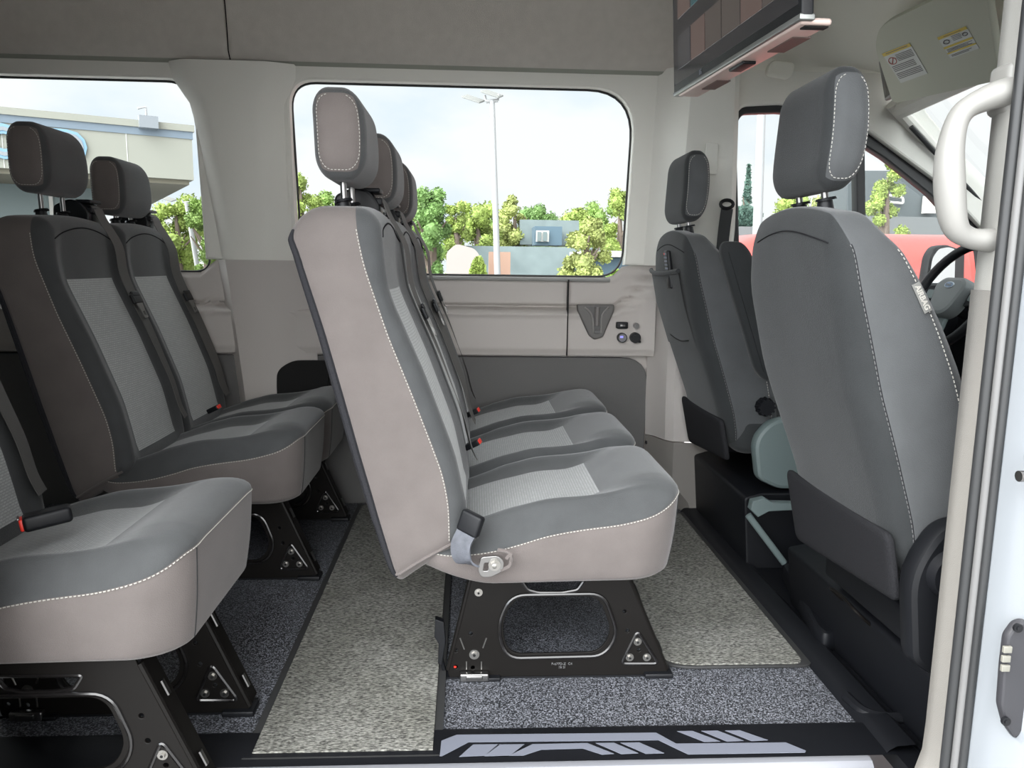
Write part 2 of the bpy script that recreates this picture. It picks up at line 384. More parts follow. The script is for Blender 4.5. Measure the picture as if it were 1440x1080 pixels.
def seat_cushion(root, dx, yc, hw, x1=.432, st=True):
    x0 = -.125; hx = (x1-x0)/2; xc = (x0+x1)/2
    RB = rbox(hx, hw, .1, .10, .075, .03)
    def P(u, v, w):
        q = RB(u, v, w); x = xc+q.x; tz = (q.z+.1)/.2
        zb = .248+.05*sstep(.36, .44, x)*0+.045*sstep(.05, -.125, x)
        zs = cseam(x)+.0; top = zs+.008
        ay = abs(q.y)/hw
        z = zb+(top-zb)*tz
        if tz > .5:
            k = (tz-.5)/.5
            crest = .020*sstep(.99, .80, ay)*sstep(-.13, .1, x)+.012*sstep(.42, .3, x)*0
            dish = .022*sstep(.86, .52, ay)*sstep(.36, .22, x)
            hump = .034*math.exp(-((x-.03)/.2)**2)*sstep(1, .75, ay)+.016*sstep(.2, .34, x)*sstep(.5, .38, x)*sstep(1, .5, ay)
            wall = .012*math.exp(-((ay-.86)/.1)**2)*sstep(.42, .3, x)*sstep(0, .1, x)
            z += k*(crest-dish+hump+wall)
        # bottom tucks under
        under = (1-tz)
        y = q.y*(1-.09*under**2)
        x = x-.02*under**2*sstep(.2, .43, x)
        if abs(v) > .9: y += .0025*math.sin(x*23+z*40)*math.sin(z*60)*(1 if q.y > 0 else -1)
        return Vector((x+dx, yc+y, z))
    e = .56; ua = -.30; ub = .42
    us = axis(hx, .10, 20, 7, (ua, ub)); vs = axis(hw, .075, 14, 6, (-e, e)); ws = axis(.1, .03, 6, 4)
    def mt(u, v, w):
        if w == 1 and abs(v) < e and -.75 < u < ub: return 1
        if w == 1 or w > .68: return 2
        return 0
    V, Fc, MI = boxgrid(us, vs, ws, P, mt)
    o = obj('seat_cushion', V, Fc, [M['fab_side'], M['ins_c'], M['fab_top']], root, MI, sharp=80)
    if st:
        w = .68; pts = [P(-.92+1.92*i/50, -1, w)+Vector((0, -.0012, 0)) for i in range(50)]
        pts += [P(1, -1+2*i/30, w)+Vector((.0012, 0, 0)) for i in range(31)]
        stitches('stitching', pts, o, M['stitch'], r=.00105)
        mb = MB(); mb.tube([P(1-.0, -.72, .66-1.4*i/12)+Vector((.0008, -.0006, 0)) for i in range(13)], .0009, 5); mb.build('seam', M['fab_front'], o)
    return P, o
def headrest(root, X, yc, z0, z1, hw=.125, hx=.048, lean=-.004, side=None, face=None, post_z=1.0, rx=.035, post_x=None, front=1, near_loop=True, tap=.12):
    side = side or M['fab_side']; face = face or M['fab_top']
    hz = (z1-z0)/2; RB = rbox(hx, hw, hz, rx, .035, .05)
    def P(u, v, w):
        q = RB(u, v, w); t = q.z/hz
        x = q.x*(1+.10*t*0)+front*.010*math.cos(t*PI/2)*(1 if q.x*front > 0 else .2)
        y = q.y*(1-tap*sstep(-.2, 1, t)*.6-tap*sstep(-.3, -1, t)*.5)
        y *= 1
        return Vector((X+x+lean*t, yc+y, z0+hz+q.z))
    us = axis(hx, rx, 3, 4); vs = axis(hw, .035, 6, 4); ws = axis(hz, .05, 6, 5)
    V, Fc, MI = boxgrid(us, vs, ws, P, lambda u, v, w: 0 if abs(v) == 1 else 1)
    o = obj('headrest', V, Fc, [side, face], root, MI, sharp=80)
    for s in (-1, 1):
        pts = []
        for i in range(97):
            a = 2*PI*(.02+.96*i/96)+PI/2; c, d = math.cos(a), math.sin(a)
            u = .96*(abs(c)**.5)*(1 if c > 0 else -1); w = .95*(abs(d)**.42)*(1 if d > 0 else -1)
            pts.append(P(u, s, w)+Vector((0, s*.0010, 0)))
        stitches('stitching', pts, o, M['stitch_m'], r=.0008, pitch=.007)
    for s in (-.055, .055):
        mb = MB(); px = X+(post_x if post_x is not None else 0); mb.cyl((px+.006, yc+s, post_z-.02), (px-lean*.6, yc+s, z0+.02), .0065, 12); mb.build('headrest_post', M['chrome'], o)
        mb = MB(); mb.cyl((px+.005, yc+s, post_z-.016), (px+.002, yc+s, post_z+.012), .017, 18, r2=.013); mb.cyl((px+.004, yc+s, post_z+.012), (px+.003, yc+s, post_z+.017), .019, 18, r2=.017)
        mb.build('headrest_collar', M['blackp'], o)
    return o
BR_HOLE = rpoly([(p.x, p.z) for p in (atY(x, y, 1.575) for x, y in ((722, 840), (842, 838), (860, 888), (842, 916), (716, 919), (704, 880)))], [.03, .03, .035, .03, .03, .035])
def leg_bracket(root, dx, Y, latch=True, flip=False):
    xf = lambda a, b, c: Vector((a+dx, Y+c, b))
    out = rpoly([(.008, .262), (.330, .262), (.337, .24), (.436, .015), (.436, .004), (-.046, .004), (-.050, .02)], [.01, .01, .02, .012, .004, .004, .01])
    slot = rpoly([(p.x, p.z) for p in (atY(x, y, 1.575) for x, y in ((732, 815), (822, 815), (812, 829), (790, 833), (757, 833), (742, 829)))], .006)
    circ = lambda p, r, n=14: [(p[0]+r*math.cos(2*PI*i/n), p[1]+r*math.sin(2*PI*i/n)) for i in range(n)]
    pp = lambda x, y: (lambda p: (p.x, p.z))(atY(x, y, 1.575))
    holes = [BR_HOLE, slot] + [circ(pp(x, y), .0045) for x, y in ((878, 859), (882, 886), (662, 890), (641, 914), (641, 937), (665, 938), (898, 913))]
    o = plate('leg_bracket', out, holes, M['frame'], xf, .006, .0012, root)
    mb = MB()
    # rolled lip around the large opening, embossed ridges
    mb.tube([Vector((x+dx, Y-.003, z)) for x, z in [((p[0]-.158)*1.09+.158, (p[1]-.133)*1.12+.133) for p in BR_HOLE]], .0045, 8, closed=True)
    mb.tube([Vector((x+dx, Y-.001, z)) for x, z in slot], .004, 8, closed=True)
    mb.build('pressed_lip', M['frameg'], o)
    # front and rear flanges going away from the plate
    def fl(name, a, b, w=.048):
        d = (Vector((b[0], 0, b[1]))-Vector((a[0], 0, a[1]))).normalized(); n = Vector((d.z, 0, -d.x))
        A = Vector((a[0]+dx, Y, a[1])); B = Vector((b[0]+dx, Y, b[1])); m = MB()
        m.tube([A+Vector((0, .002, 0)), B+Vector((0, .002, 0))], .006, 8)
        vs = [A+n*.003, B+n*.003, B+n*.003+Vector((0, w, 0)), A+n*.003+Vector((0, w, 0))]; vs += [v-n*.005 for v in vs]
        m.add(vs, [(0, 1, 2, 3), (7, 6, 5, 4), (0, 4, 5, 1), (1, 5, 6, 2), (2, 6, 7, 3), (3, 7, 4, 0)])
        return m.build(name, M['frame'], o, smooth=True), A, B, n
    f1, A, B, n = fl('front_flange', (.337, .245), (.436, .015))
    for t in (.25, .82):
        c = A.lerp(B, t)+n*.006*(-1 if n.x < 0 else 1)+Vector((0, .024, 0)); d = (B-A).normalized()
        mb = MB(); mb.tube([c-d*.014, c+d*.014], .006, 8, sq=(.5, 1, (1, 0, 0))); mb.build('slot_clip', M['chrome'], o)
    fl('rear_flange', (.006, .255), (-.048, .02))
    # bolts
    def bolt(x, y, r=.0085):
        p = atY(x, y, 1.575); c = Vector((p.x+dx, Y-.003, p.z)); m = MB()
        m.cyl(c, c+Vector((0, -.002, 0)), r*1.25, 18); m.cyl(c+Vector((0, -.002, 0)), c+Vector((0, -.006, 0)), r*.72, 6)
        m.cyl(c+Vector((0, -.0061, 0)), c+Vector((0, -.0064, 0)), r*.36, 12, m=1); m.build('bolt', [M['brass'], M['hole']], o)
    for x, y in ((896, 901), (885, 923), (909, 923)): bolt(x, y, .0072)
    bolt(667, 919, .009); bolt(673, 832, .007)
    tri = rpoly([(p.x, p.z) for p in (atY(x, y, 1.575) for x, y in ((896, 886), (925, 932), (873, 932)))], .012)
    mb = MB(); mb.tube([Vector((x+dx, Y-.002, z)) for x, z in tri], .0045, 8, closed=True); mb.build('pressed_boss', M['frameg'], o)
    # stamped ribs near the rear bolt
    for a, b in (((647, 896), (653, 912)), ((684, 896), (679, 910)), ((656, 929), (656, 940)), ((677, 929), (677, 940))):
        p, q = atY(*a, 1.575), atY(*b, 1.575); mb = MB(); mb.tube([(p.x+dx, Y-.003, p.z), (q.x+dx, Y-.003, q.z)], .0018, 6); mb.build('pressed_rib', M['brass'], o)
    # floor latch and feet
    mb = MB(); p = atY(667, 949, 1.575)
    mb.box((p.x-.032+dx, Y-.020, .001), (p.x+.032+dx, Y-.003, .020), ch=.004); mb.box((p.x-.018+dx, Y-.023, .008), (p.x+.018+dx, Y-.018, .017), ch=.002)
    mb.build('floor_latch', M['chrome'], o)
    mb = MB(); mb.box((.385+dx, Y-.016, .0005), (.448+dx, Y+.03, .012), ch=.003); mb.box((.02+dx, Y-.018, .0005), (.065+dx, Y+.02, .009), ch=.002)
    mb.box((-.060+dx, Y-.004, .0005), (.44+dx, Y+.05, .0045)); mb.build('floor_foot', M['blackp'], o)
    return o
def buckle(root, p, d, scale=1.0):
    """belt buckle with red button; p base point, d direction it points"""
    p = Vector(p); d = Vector(d).normalized(); s = Vector((0, 1, 0)); s = (s-d*s.dot(d)).normalized(); n = d.cross(s)
    xf = lambda q: p+d*q.x*scale+s*q.y*scale+n*q.z*scale
    mb = MB(); mb.box((0, -.016, -.010), (.055, .016, .010), 0, .005, X=xf)
    o = mb.build('belt_buckle', M['blackp'], root)
    mb = MB(); mb.box((.046, -.0125, -.0075), (.0585, .0125, .0078), 0, .002, X=xf); mb.build('release_button', M['red'], o)
    mb = MB(); mb.box((.0572, -.010, -.0095), (.0600, .010, -.0070), 0, .0008, X=xf); mb.build('buckle_slot', M['chrome'], o)
    return o
def belt(root, Pb, dx, yc, hw, kind=0, zl=.43):
    """guide box on the shoulder plus strap hanging down the far bolster and its tongue"""
    yy = yc+hw*.72
    top = Vector((stX(1.0)+dx+.01, yy-.01, ZT+.012))
    mb = MB(); xb = stX(1.0)+dx
    # curved loop guide: housing with a raised frame
    prof = rpoly([(xb-.095, .93), (xb+.004, .955), (xb+.012, 1.03), (xb-.012, 1.062), (xb-.045, 1.07), (xb-.09, 1.05)], .012)
    v, f = platev(prof, [], lambda a, b, c: Vector((a, yy+c, b)), .082, .006); mb.add(v, f)
    g = mb.build('belt_guide', M['blackp'], root)
    mb = MB(); mb.box((xb-.018, yy-.034, 1.030), (xb+.0165, yy+.034, 1.046), 0, .004); mb.box((xb-.03, yy-.036, 1.058), (xb+.012, yy+.036, 1.068), 0, .004)
    mb.build('guide_loop', M['satin'], g)
    pts = [Vector((xb+.006, yy, 1.052)), Vector((xb+.018, yy, 1.04)), Vector((xb+.03, yy, 1.01))]
    for z in (.94, .86, .78, .70, .62, .54, .47): 
        x = crX(z)+dx+.026; pts.append(Vector((x, yy+.005, z)))
    pts.append(Vector((crX(.44)+dx+.035, yy+.008, zl)))
    b = ribbon('seat_belt', pts, .044, root, M['strap'], tw=(lambda t: .35*math.sin(t*3)) if kind else (lambda t: .15*math.sin(t*5)), n=4)
    z = .78-.01*kind; x = crX(z)+dx+.030; c = Vector((x, yy, z)); d = (Vector((crX(.70)+dx, 0, .70))-Vector((crX(.78)+dx, 0, .78))).normalized(); n = Vector((-d.z, 0, d.x)); n = n if n.x > 0 else -n
    s = Vector((0, 1, 0)); xf = lambda q: c+d*q.x+s*q.y+n*q.z
    mb = MB(); mb.box((-.020, -.029, -.002), (.010, .029, .008), 0, .004, X=xf); mb.box((-.028, -.024, .002), (-.012, .024, .009), 0, .003, X=xf); t = mb.build('belt_tongue', M['blackp'], b)
    v, f = platev(rpoly([(0, -.022), (.03, -.014), (.055, -.014), (.055, .014), (.03, .014), (0, .022)], .004), [rpoly([(.034, -.007), (.047, -.007), (.047, .007), (.034, .007)], .002)], lambda a, b_, c_: xf(Vector((a, b_, c_+.005))), .003)
    mb = MB(); mb.add(v, f); mb.build('tongue_plate', M['chrome'], b)
def rods(root, dx, ya, yb):
    mb = MB()
    mb.tube([(.04+dx, ya, .225), (.04+dx, yb, .225)], .017, 12); mb.tube([(.29+dx, ya, .235), (.29+dx, yb, .235)], .017, 12); mb.build('cross_tube', M['frame'], root)
    mb = MB(); mb.box((-.04+dx, ya+.0, .256), (.34+dx, yb+.0, .285), 0, .006); mb.build('seat_pan', M['blackp'], root)

def make_bench(name, dx, centres, hw, brackets, label, cat, hz, hxo, group, fabr=None):
    root = thing(name, (dx+.15, sum(centres)/len(centres), 0), label, cat, group)
    for i, yc in enumerate(centres):
        seat_back(root, dx, yc, hw)
        seat_cushion(root, dx, yc, hw)
        headrest(root, -.262+hxo[i]+dx, yc, hz[i], hz[i]+.178, post_z=ZT-.004)
        belt(root, None, dx, yc, hw, i % 2)
    for Y in brackets: leg_bracket(root, dx, Y)
    rods(root, dx, brackets[0], brackets[-1])
    return root
b3 = make_bench('bench_seat', 0, (1.68, 2.115, 2.55), .214, (1.575, 2.60), 'grey three-seat bench in the middle row with a lap buckle at its near side', 'bench seat', (1.062, 1.046, 1.034), (-.006, .012, .018), 'grey passenger seats')
for y in (1.93, 2.36): buckle(b3, (-.015, y, .435), (.8, -.25, .45), .75)
b2 = make_bench('bench_seat', -.88, (2.19, 2.595), .203, (2.125, 2.64), 'dark two-seat bench in the back row, set against the window wall', 'bench seat', (1.068, 1.036), (-.0, .01), 'grey passenger seats')
buckle(b2, (-.83, 2.43, .43), (.8, -.25, .4), .75)
b1 = make_bench('single_seat', -.88, (1.385,), .225, (1.205, 1.454), 'single back row seat nearest the open door, only its cushion and leg brackets in view', 'seat', (1.05,), (0,), 'grey passenger seats')
bk = buckle(b1, (-.700, 1.335, .462), (-.85, -.5, -.12), 1.35)
# outboard lap anchor of the bench: strap end, plate and bolt at the near side
def lap_anchor(root, dx, Y):
    at = lambda x, y, k=0: atY(x, y, Y-k)+Vector((dx, 0, 0))
    v, f = platev(rpoly([(p.x, p.z) for p in (at(672, 797), (lambda: at(676, 780))(), at(700, 778), at(709, 786), at(706, 800), at(690, 808), at(676, 808))], .008), [rpoly([(p.x, p.z) for p in (at(681, 788), at(688, 788), at(686, 799), at(679, 799))], .002)], lambda a, b, c: Vector((a, Y-.012+c, b)), .004, .001)
    mb = MB(); mb.add(v, f); o = mb.build('anchor_plate', M['chrome'], root)
    c = at(695, 790); c.y = Y-.014
    mb = MB(); mb.cyl(c, c+Vector((0, -.004, 0)), .012, 20); mb.cyl(c+Vector((0, -.004, 0)), c+Vector((0, -.010, 0)), .0085, 6); mb.cyl(c+Vector((0, -.010, 0)), c+Vector((0, -.011, 0)), .005, 12, r2=.003); mb.build('bolt', M['brass'], o)
    p = [at(656, 745), at(648, 762), at(652, 782), at(668, 790)]
    for i, q in enumerate(p): q.y = Y-.016-.010*math.sin(i/3*PI)
    ribbon('anchor_strap', p, .042, root, M['strap_b'], side=Vector((.95, -.25, .2)), th=.004, tw=lambda t: .5*t)
    c = at(662, 733); c.y = Y-.012
    d = (at(657, 748)-at(668, 716)).normalized(); s = Vector((.85, -.45, .3)); s = (s-d*s.dot(d)).normalized(); n = d.cross(s)
    xf = lambda q: c+d*q.x+s*q.y+n*q.z
    mb = MB(); mb.box((-.022, -.024, -.010), (.022, .024, .010), 0, .006, X=xf); b = mb.build('belt_buckle', M['blackp'], root)
    mb = MB(); mb.box((.020, -.020, -.006), (.027, -.014, .006), 0, .001, X=xf); mb.box((.020, .014, -.006), (.027, .020, .006), 0, .001, X=xf); mb.box((.018, -.022, -.0102), (.0235, .022, -.006), 0, .001, X=xf); mb.build('buckle_tip', M['chrome'], b)
    # gathered fabric around the anchor
    mb = MB()
    for a, b_, c_ in (((712, 786), (718, 780), (719, 790)), ((704, 802), (716, 796), (719, 786)), ((700, 773), (712, 775), (720, 780))):
        mb.tube(smooth_path([at(*q, .012) for q in (a, b_, c_)], 4), .0035, 6)
    mb.build('fabric_fold', M['fab_side'], root)
lap_anchor(b3, 0, 1.458)
# rear lever of the bench bracket
mb = MB(); q = [atY(x, y, 1.60) for x, y in ((612, 868), (624, 872), (627, 900), (622, 932), (616, 930), (617, 903), (611, 893))]
v, f = platev([(p.x, p.z) for p in q], [], lambda a, b, c: Vector((a, 1.60+c, b)), .02, .002); mb.add(v, f)
mb.tube([Vector((p.x, 1.6, p.z)) for p in (atY(620, 925, 1.6), atY(625, 945, 1.6), atY(634, 955, 1.6))], .005, 8); mb.build('release_lever', M['blackp'], b3)
v, f = textv('P-677D-Z  C4\n18 SI', .008, lambda a, b, c: atY(790, 936, 1.571)+Vector((a, c, b))); mb = MB(); mb.add(v, f); mb.build('stamped_marking', M['stitch_d'], b3, smooth=False)
mb = MB(); p = atY(640, 937, 1.57); mb.box((p.x-.0025, 1.569, p.z-.003), (p.x+.0025, 1.5715, p.z+.0)); mb.build('red_paint_mark', M['red'], b3, smooth=False)

# ---- front seats
def front_seat(name, X, yc, label, arm_y, driver=False):
    root = thing(name, (X+.2, yc, 0), label, 'front seat'); hw = .235
    RB = rbox(.10, hw, .34, .045, .06, .09)
    rx = interp([(.33, .142), (.47, .112), (.70, .030), (.86, -.008), (1.0, -.018)])
    fx = interp([(.33, .31), (.47, .30), (.6, .275), (.72, .235), (.80, .195), (.885, .145), (.96, .10), (1.0, .08)])
    def P(u, v, w):
        q = RB(u, v, w); tx = (q.x/.10+1)/2; tz = (q.z/.34+1)/2; z = .355+(1.015-.355)*tz
        ay = abs(q.y)/hw
        a, b = rx(z), fx(z); dish = .05*sstep(.85, .55, ay)*(1 if tx > .5 else 0)*(tx-.5)*2
        x = a+(b-a)*tx-dish+ .012*(ay**3)*(1-tx)
        y = q.y*(1-.13*sstep(.70, 1, tz)**1.3-.15*sstep(.5, 0, tz)*(1 if q.y > 0 else .1))
        z -= .030*(ay**2)*sstep(.85, 1, tz)
        return Vector((X+x, yc+y, z))
    us = axis(.10, .045, 5, 4, (-.72,)); vs = axis(hw, .06, 12, 5); ws = axis(.34, .09, 18, 6)
    V, Fc, MI = boxgrid(us, vs, ws, P, lambda u, v, w: 1 if (abs(v) == 1 or w > .999) and u > -.72 or u == 1 else 0)
    o = obj('seat_backrest', V, Fc, [M['fab_front'], M['fab_fside']], root, MI, sharp=80)
    for s in (-1,):
        pts = [P(-.72, s, -.98+1.80*i/50)+Vector((-.0006, s*.001, 0)) for i in range(51)]
        pts += [P(-.72-.05*i, -1+.12*i, .86+.008*i)+Vector((-.001, 0, .001)) for i in range(1, 4)]
        stitches('stitching', pts, o, M['stitch_d'], r=.0008, pitch=.009)
        mb = MB(); mb.tube([p+Vector((.002, .0008, 0)) for p in pts], .0012, 5); mb.build('seam', M['fab_low'], o)
        pts = [P(.66, s, -.70+1.50*i/50)+Vector((.0002, s*.001, 0)) for i in range(51)]
        stitches('stitching', pts, o, M['stitch'], r=.0009, pitch=.008)
    # upper arc seam behind the head
    pts = [P(-1, -.86+1.5*i/24, .82+.10*math.cos((-.86+1.5*i/24)*1.7))+Vector((-.001, 0, 0)) for i in range(25)]
    mb = MB(); mb.tube(pts, .0012, 5); mb.build('seam', M['fab_low'], o)
    headrest(root, X+.036, yc-.0, 1.038, 1.248, hw=.134, hx=.036, lean=.004, side=M['fab_fside'], face=M['fab_front'], post_z=1.012, post_x=.0, tap=.16, rx=.03)
    # lower back flap
    RB2 = rbox(.016, hw*.97, .075, .012, .02, .02)
    def P2(u, v, w):
        q = RB2(u, v, w); tz = (q.z/.075+1)/2; z = .325+.125*tz-.045*(q.y/hw+1)/2*(1-tz)
        return Vector((X+rx(z)-.004+q.x*.6+.008, yc+q.y*.96-.006, z))
    V, Fc = boxgrid(axis(.016, .012, 1, 3), axis(hw, .02, 8, 3), axis(.075, .02, 4, 3), P2); obj('lower_back_flap', V, Fc, M['fab_low'], root, sharp=80)
    RB3 = rbox(.26, hw, .06, .05, .05, .03)
    V, Fc = boxgrid(axis(.26, .05, 8, 4), axis(hw, .05, 8, 4), axis(.06, .03, 2, 3), lambda u, v, w: RB3(u, v, w)+Vector((X+.42, yc, .40)))
    obj('seat_cushion', V, Fc, M['fab_front'], root, sharp=80)
    # recliner side cover, near side
    yn = yc-hw-.022; dz_ = .025 if driver else 0; co = .165 if driver else .092
    v, f = platev(rpoly([(X+co+.055, .28 if driver else .24), (X+co+.035, .40), (X+co+.085, .485-dz_), (X+co+.15, .495-dz_), (X+co+.24, .47-dz_), (X+co+.30, .33), (X+.62, .30), (X+.62, .25 if driver else .20), (X+co+.12, .25 if driver else .20)], [.02, .05, .05, .05, .05, .05, .03, .02, .02]), [], lambda a, b, c: Vector((a, yn+c, b)), .045, .012)
    mb = MB(); mb.add(v, f); cov = mb.build('side_cover', M['greenp'] if driver else M['blackp'], root)
    if not driver: mb = MB(); mb.cyl((X+.20, yn-.022, .40), (X+.20, yn-.040, .40), .045, 28, r2=.040); mb.build('recliner_dial', M['satin'], cov)
    if arm_y:
        RA = rbox(.045, .028, .20, .03, .022, .05)
        def PA(u, v, w):
            q = RA(u, v, w); return Vector((X+.180-(q.z)*.36+q.x, arm_y+q.y, .775+q.z))
        V, Fc = boxgrid(axis(.045, .03, 2, 4), axis(.028, .022, 1, 3), axis(.20, .05, 7, 4), PA); a = obj('armrest', V, Fc, M['fab_front'], root, sharp=80)
        mb = MB(); mb.tube([PA(-.7, -1, -.9+1.8*i/12)+Vector((0, -.001, 0)) for i in range(13)], .001, 5); mb.build('seam', M['fab_low'], a)
    return root, P
ps, PP = front_seat('front_passenger_seat', .602, 1.46, 'dark grey front passenger seat with airbag tag, nearest the door pillar', 1.735)
ds, PD = front_seat('front_driver_seat', .628, 2.45, 'dark grey driver seat with a remote control in its back pocket', 2.195, True)
# airbag tag
c = PP(.66, -1, .52)+Vector((-.004, -.004, 0)); a = PP(.66, -1, .62); b = PP(.66, -1, .42); d = (b-a).normalized(); nrm = Vector((d.z, 0, -d.x))
mb = MB(); mb.box((-.026, -.0068, -.001), (.026, .0068, .001), 0, .0008, X=lambda q: c+d*q.x+nrm*q.y+Vector((0, q.z, 0)))
tg = mb.build('airbag_tag', pbr('tag_grey', (.16, .16, .15), .8), ps)
v, f = textv('AIRBAG', .0125, lambda x, y, z: c+d*x-nrm*y*(-1 if nrm.x < 0 else 1)*(-1)+Vector((0, -.0016-z, 0)), bold=.0003); mb = MB(); mb.add(v, f); mb.build('tag_lettering', M['stitch'], tg, smooth=False)
# driver seat back pocket (map pocket) and dial
def onback(v, w, off=.0): return PD(-1, v, w)+Vector((-off, 0, 0))
mb = MB(); top = [onback(-.75+1.55*i/16, .64-.05*math.cos((-.75+1.55*i/16)*1.5), .010+.016*math.cos((-.0+1.55*(i/16-.5))*1.6)) for i in range(17)]
bot = [onback(-.75+1.55*i/16, -.12, .004) for i in range(17)]; mid = [onback(-.75+1.55*i/16, .3, .012) for i in range(17)]
n = 17; vs = top+mid+bot+[onback(-.75+1.55*i/16, .46, .002) for i in range(17)]
fs = [(i+k*n, i+1+k*n, i+1+(k+1)*n, i+(k+1)*n) for k in range(2) for i in range(n-1)]
o = obj('back_pocket', vs[:3*n], fs, M['fab_front'], ds)
mb = MB(); mb.tube(top, .007, 8); mb.build('pocket_hem', M['fab_front'], o)
mb = MB(); mb.tube([onback(-.55+.9*i/10, -.02-.03*math.sin(i/10*PI), .006) for i in range(11)], .0016, 5); mb.build('pocket_seam', M['hole'], o)
p = Vector((.868, 2.215, .495)); mb = MB(); mb.cyl(p, p+Vector((0, -.03, 0)), .026, 20, r2=.022)
for k in range(12): a = k*PI/6; mb.cyl(p+Vector((.026*math.cos(a), -.006, .026*math.sin(a))), p+Vector((.023*math.cos(a), -.03, .023*math.sin(a))), .004, 6)
mb.build('lumbar_dial', M['satin'], ds)
# remote control in the pocket
p = onback(-.35, .70, .014); rc = thing('remote_control', p-Vector((0, 0, .06)), 'black remote control with a red button sticking out of the driver seat back pocket', 'remote control')
mb = MB(); X = lambda q: p+Vector((q.x*1-.12*q.z, q.y*1+.12*q.z, q.z)); mb.box((-.008, -.019, -.08), (.006, .019, .035), 0, .005, X=X); mb.build('remote_body', M['blackp'], rc)
for r_ in range(6):
    for c_ in range(3):
        mb = MB(); q = Vector((-.009, -.011+.011*c_, .024-.011*r_)); mb.box((q.x-.001, q.y-.003, q.z-.003), (q.x+.001, q.y+.003, q.z+.003), 0, .0012, X=X)
        mb.build('remote_button', M['red'] if (r_ == 0 and c_ == 2) else (pbr('btn_blue', (.1, .2, .4), .4) if (r_ == 5 and c_ == 0) else M['scuff']), rc)

# ---- seat pedestals, floor rail, tray
def tbox(name, a, b, mat, label=None, cat=None, parent=None, ch=.006, kind=None):
    mb = MB(); mb.box(a, b, 0, ch); o = mb.build(name, mat, parent)
    return props(o, label, cat, None, kind)
pd = thing('seat_pedestal', (1.1, 1.55, 0), 'black seat pedestal box with a small wire handle under the front passenger seat', 'seat pedestal')
def wedge(name, pts, y0, y1, mat, parent, bev=.006):
    v, f = platev(rpoly(pts, .012), [], lambda a, b, c: Vector((a, (y0+y1)/2+c, b)), y1-y0, bev); mb = MB(); mb.add(v, f); return mb.build(name, mat, parent)
wedge('pedestal_box', [(.865, .0), (.845, .165), (.90, .175), (1.32, .175), (1.32, 0)], 1.17, 1.93, M['satin'], pd)
wedge('seat_slide', [(.83, .19), (.83, .26), (1.25, .27), (1.25, .18)], 1.24, 1.68, M['blackp'], pd)
mb = MB(); mb.tube(smooth_path([(.853, 1.62, .15), (.815, 1.615, .185), (.815, 1.56, .19), (.815, 1.50, .185), (.853, 1.495, .15)], 5), .0035, 8); mb.build('wire_handle', M['frame'], pd)
dp = thing('seat_pedestal', (1.1, 2.42, 0), 'black seat pedestal box under the driver seat beside the grey-green bracket', 'seat pedestal')
wedge('pedestal_box', [(.83, .0), (.81, .225), (.86, .24), (1.32, .24), (1.32, 0)], 2.17, 2.70, M['satin'], dp)
mb = MB()
q = [atY(x, y, 2.12) for x, y in ((1050, 712), (1053, 700), (1070, 696), (1080, 702), (1112, 703), (1112, 712), (1075, 714), (1060, 722))]
v, f = platev([(p.x, p.z) for p in q], [], lambda a, b, c: Vector((a, 2.10+c, b)), .03, .002); mb.add(v, f); mb.build('bracket_cap', M['greenp'], dp)
mb = MB(); mb.tube([atY(1052, 724, 2.1), atY(1103, 792, 2.1)], .006, 8, sq=(1, 1.6, (0, 1, 0))); mb.build('bracket_strut', M['greenp'], dp)
# console floor tray between the seats
tr = thing('floor_console', (.95, 1.98, 0), 'low black plastic tray on the floor between the two front seats', 'console')
q = [(atZ(x, y, .05).x, atZ(x, y, .05).y) for x, y in ((1100, 792), (1140, 790), (1200, 860), (1198, 885), (1160, 893), (1145, 880))]
v, f = platev(rpoly(q, .02), [], lambda a, b, c: Vector((a, b, .027+c)), .05, .01); mb = MB(); mb.add(v, f); mb.build('tray_body', M['satin'], tr)
q = [(atZ(x, y, .056).x, atZ(x, y, .056).y) for x, y in ((1156, 862), (1186, 857), (1193, 872), (1162, 876))]
v, f = platev(rpoly(q, .006), [], lambda a, b, c: Vector((a, b, .054+c)), .004, .001); mb = MB(); mb.add(v, f); mb.build('tray_highlight', pbr('beige_highlight', (.20, .19, .16), .5), tr)  # pale plate that paints the beige highlight on the black tray
mb = MB(); mb.tube(smooth_path([atZ(x, y, .04) for x, y in ((1153, 890), (1157, 881), (1170, 886), (1178, 878), (1192, 880), (1198, 874))], 4), .004, 8); mb.build('cable_clip', M['blackp'], tr)
# ---- mats
def mat_thing(name, outline, label):
    xs = rpoly(outline[0], outline[1], 8); root = thing(name, (sum(p.x for p in xs)/len(xs), sum(p.y for p in xs)/len(xs), 0), label, 'floor mat')
    v, f = platev(xs, [], lambda a, b, c: Vector((a, b, .004+c)), .006, .001); mb = MB(); mb.add(v, f); mb.build('rubber_backing', M['matedge'], root)
    cx = sum(p.x for p in xs)/len(xs); cy = sum(p.y for p in xs)/len(xs)
    wx = (max(p.x for p in xs)-min(p.x for p in xs))/2; wy = (max(p.y for p in xs)-min(p.y for p in xs))/2
    ins = [((p[0]-cx)*(1-.017/wx)+cx, (p[1]-cy)*(1-.017/wy)+cy) for p in xs]
    v, f = platev(ins, [], lambda a, b, c: Vector((a, b, .0085+c)), .004, .001); mb = MB(); mb.add(v, f); mb.build('carpet_pile', M['mat'], root)
mat_thing('floor_mat', ([(-.415, 1.295), (-.052, 1.295), (-.062, 2.80), (-.425, 2.80)], 0), 'long grey ribbed floor mat in the aisle behind the middle bench')
mat_thing('floor_mat', ([(.42, 1.598), (.785, 1.598), (.785, 2.70), (.40, 2.70), (.40, 2.0)], [.09, .03, 0, 0, .05]), 'grey ribbed floor mat in front of the middle bench, behind the front seats')

# ================================================================== ROOM
def struct(o): o['kind'] = 'structure'; return o
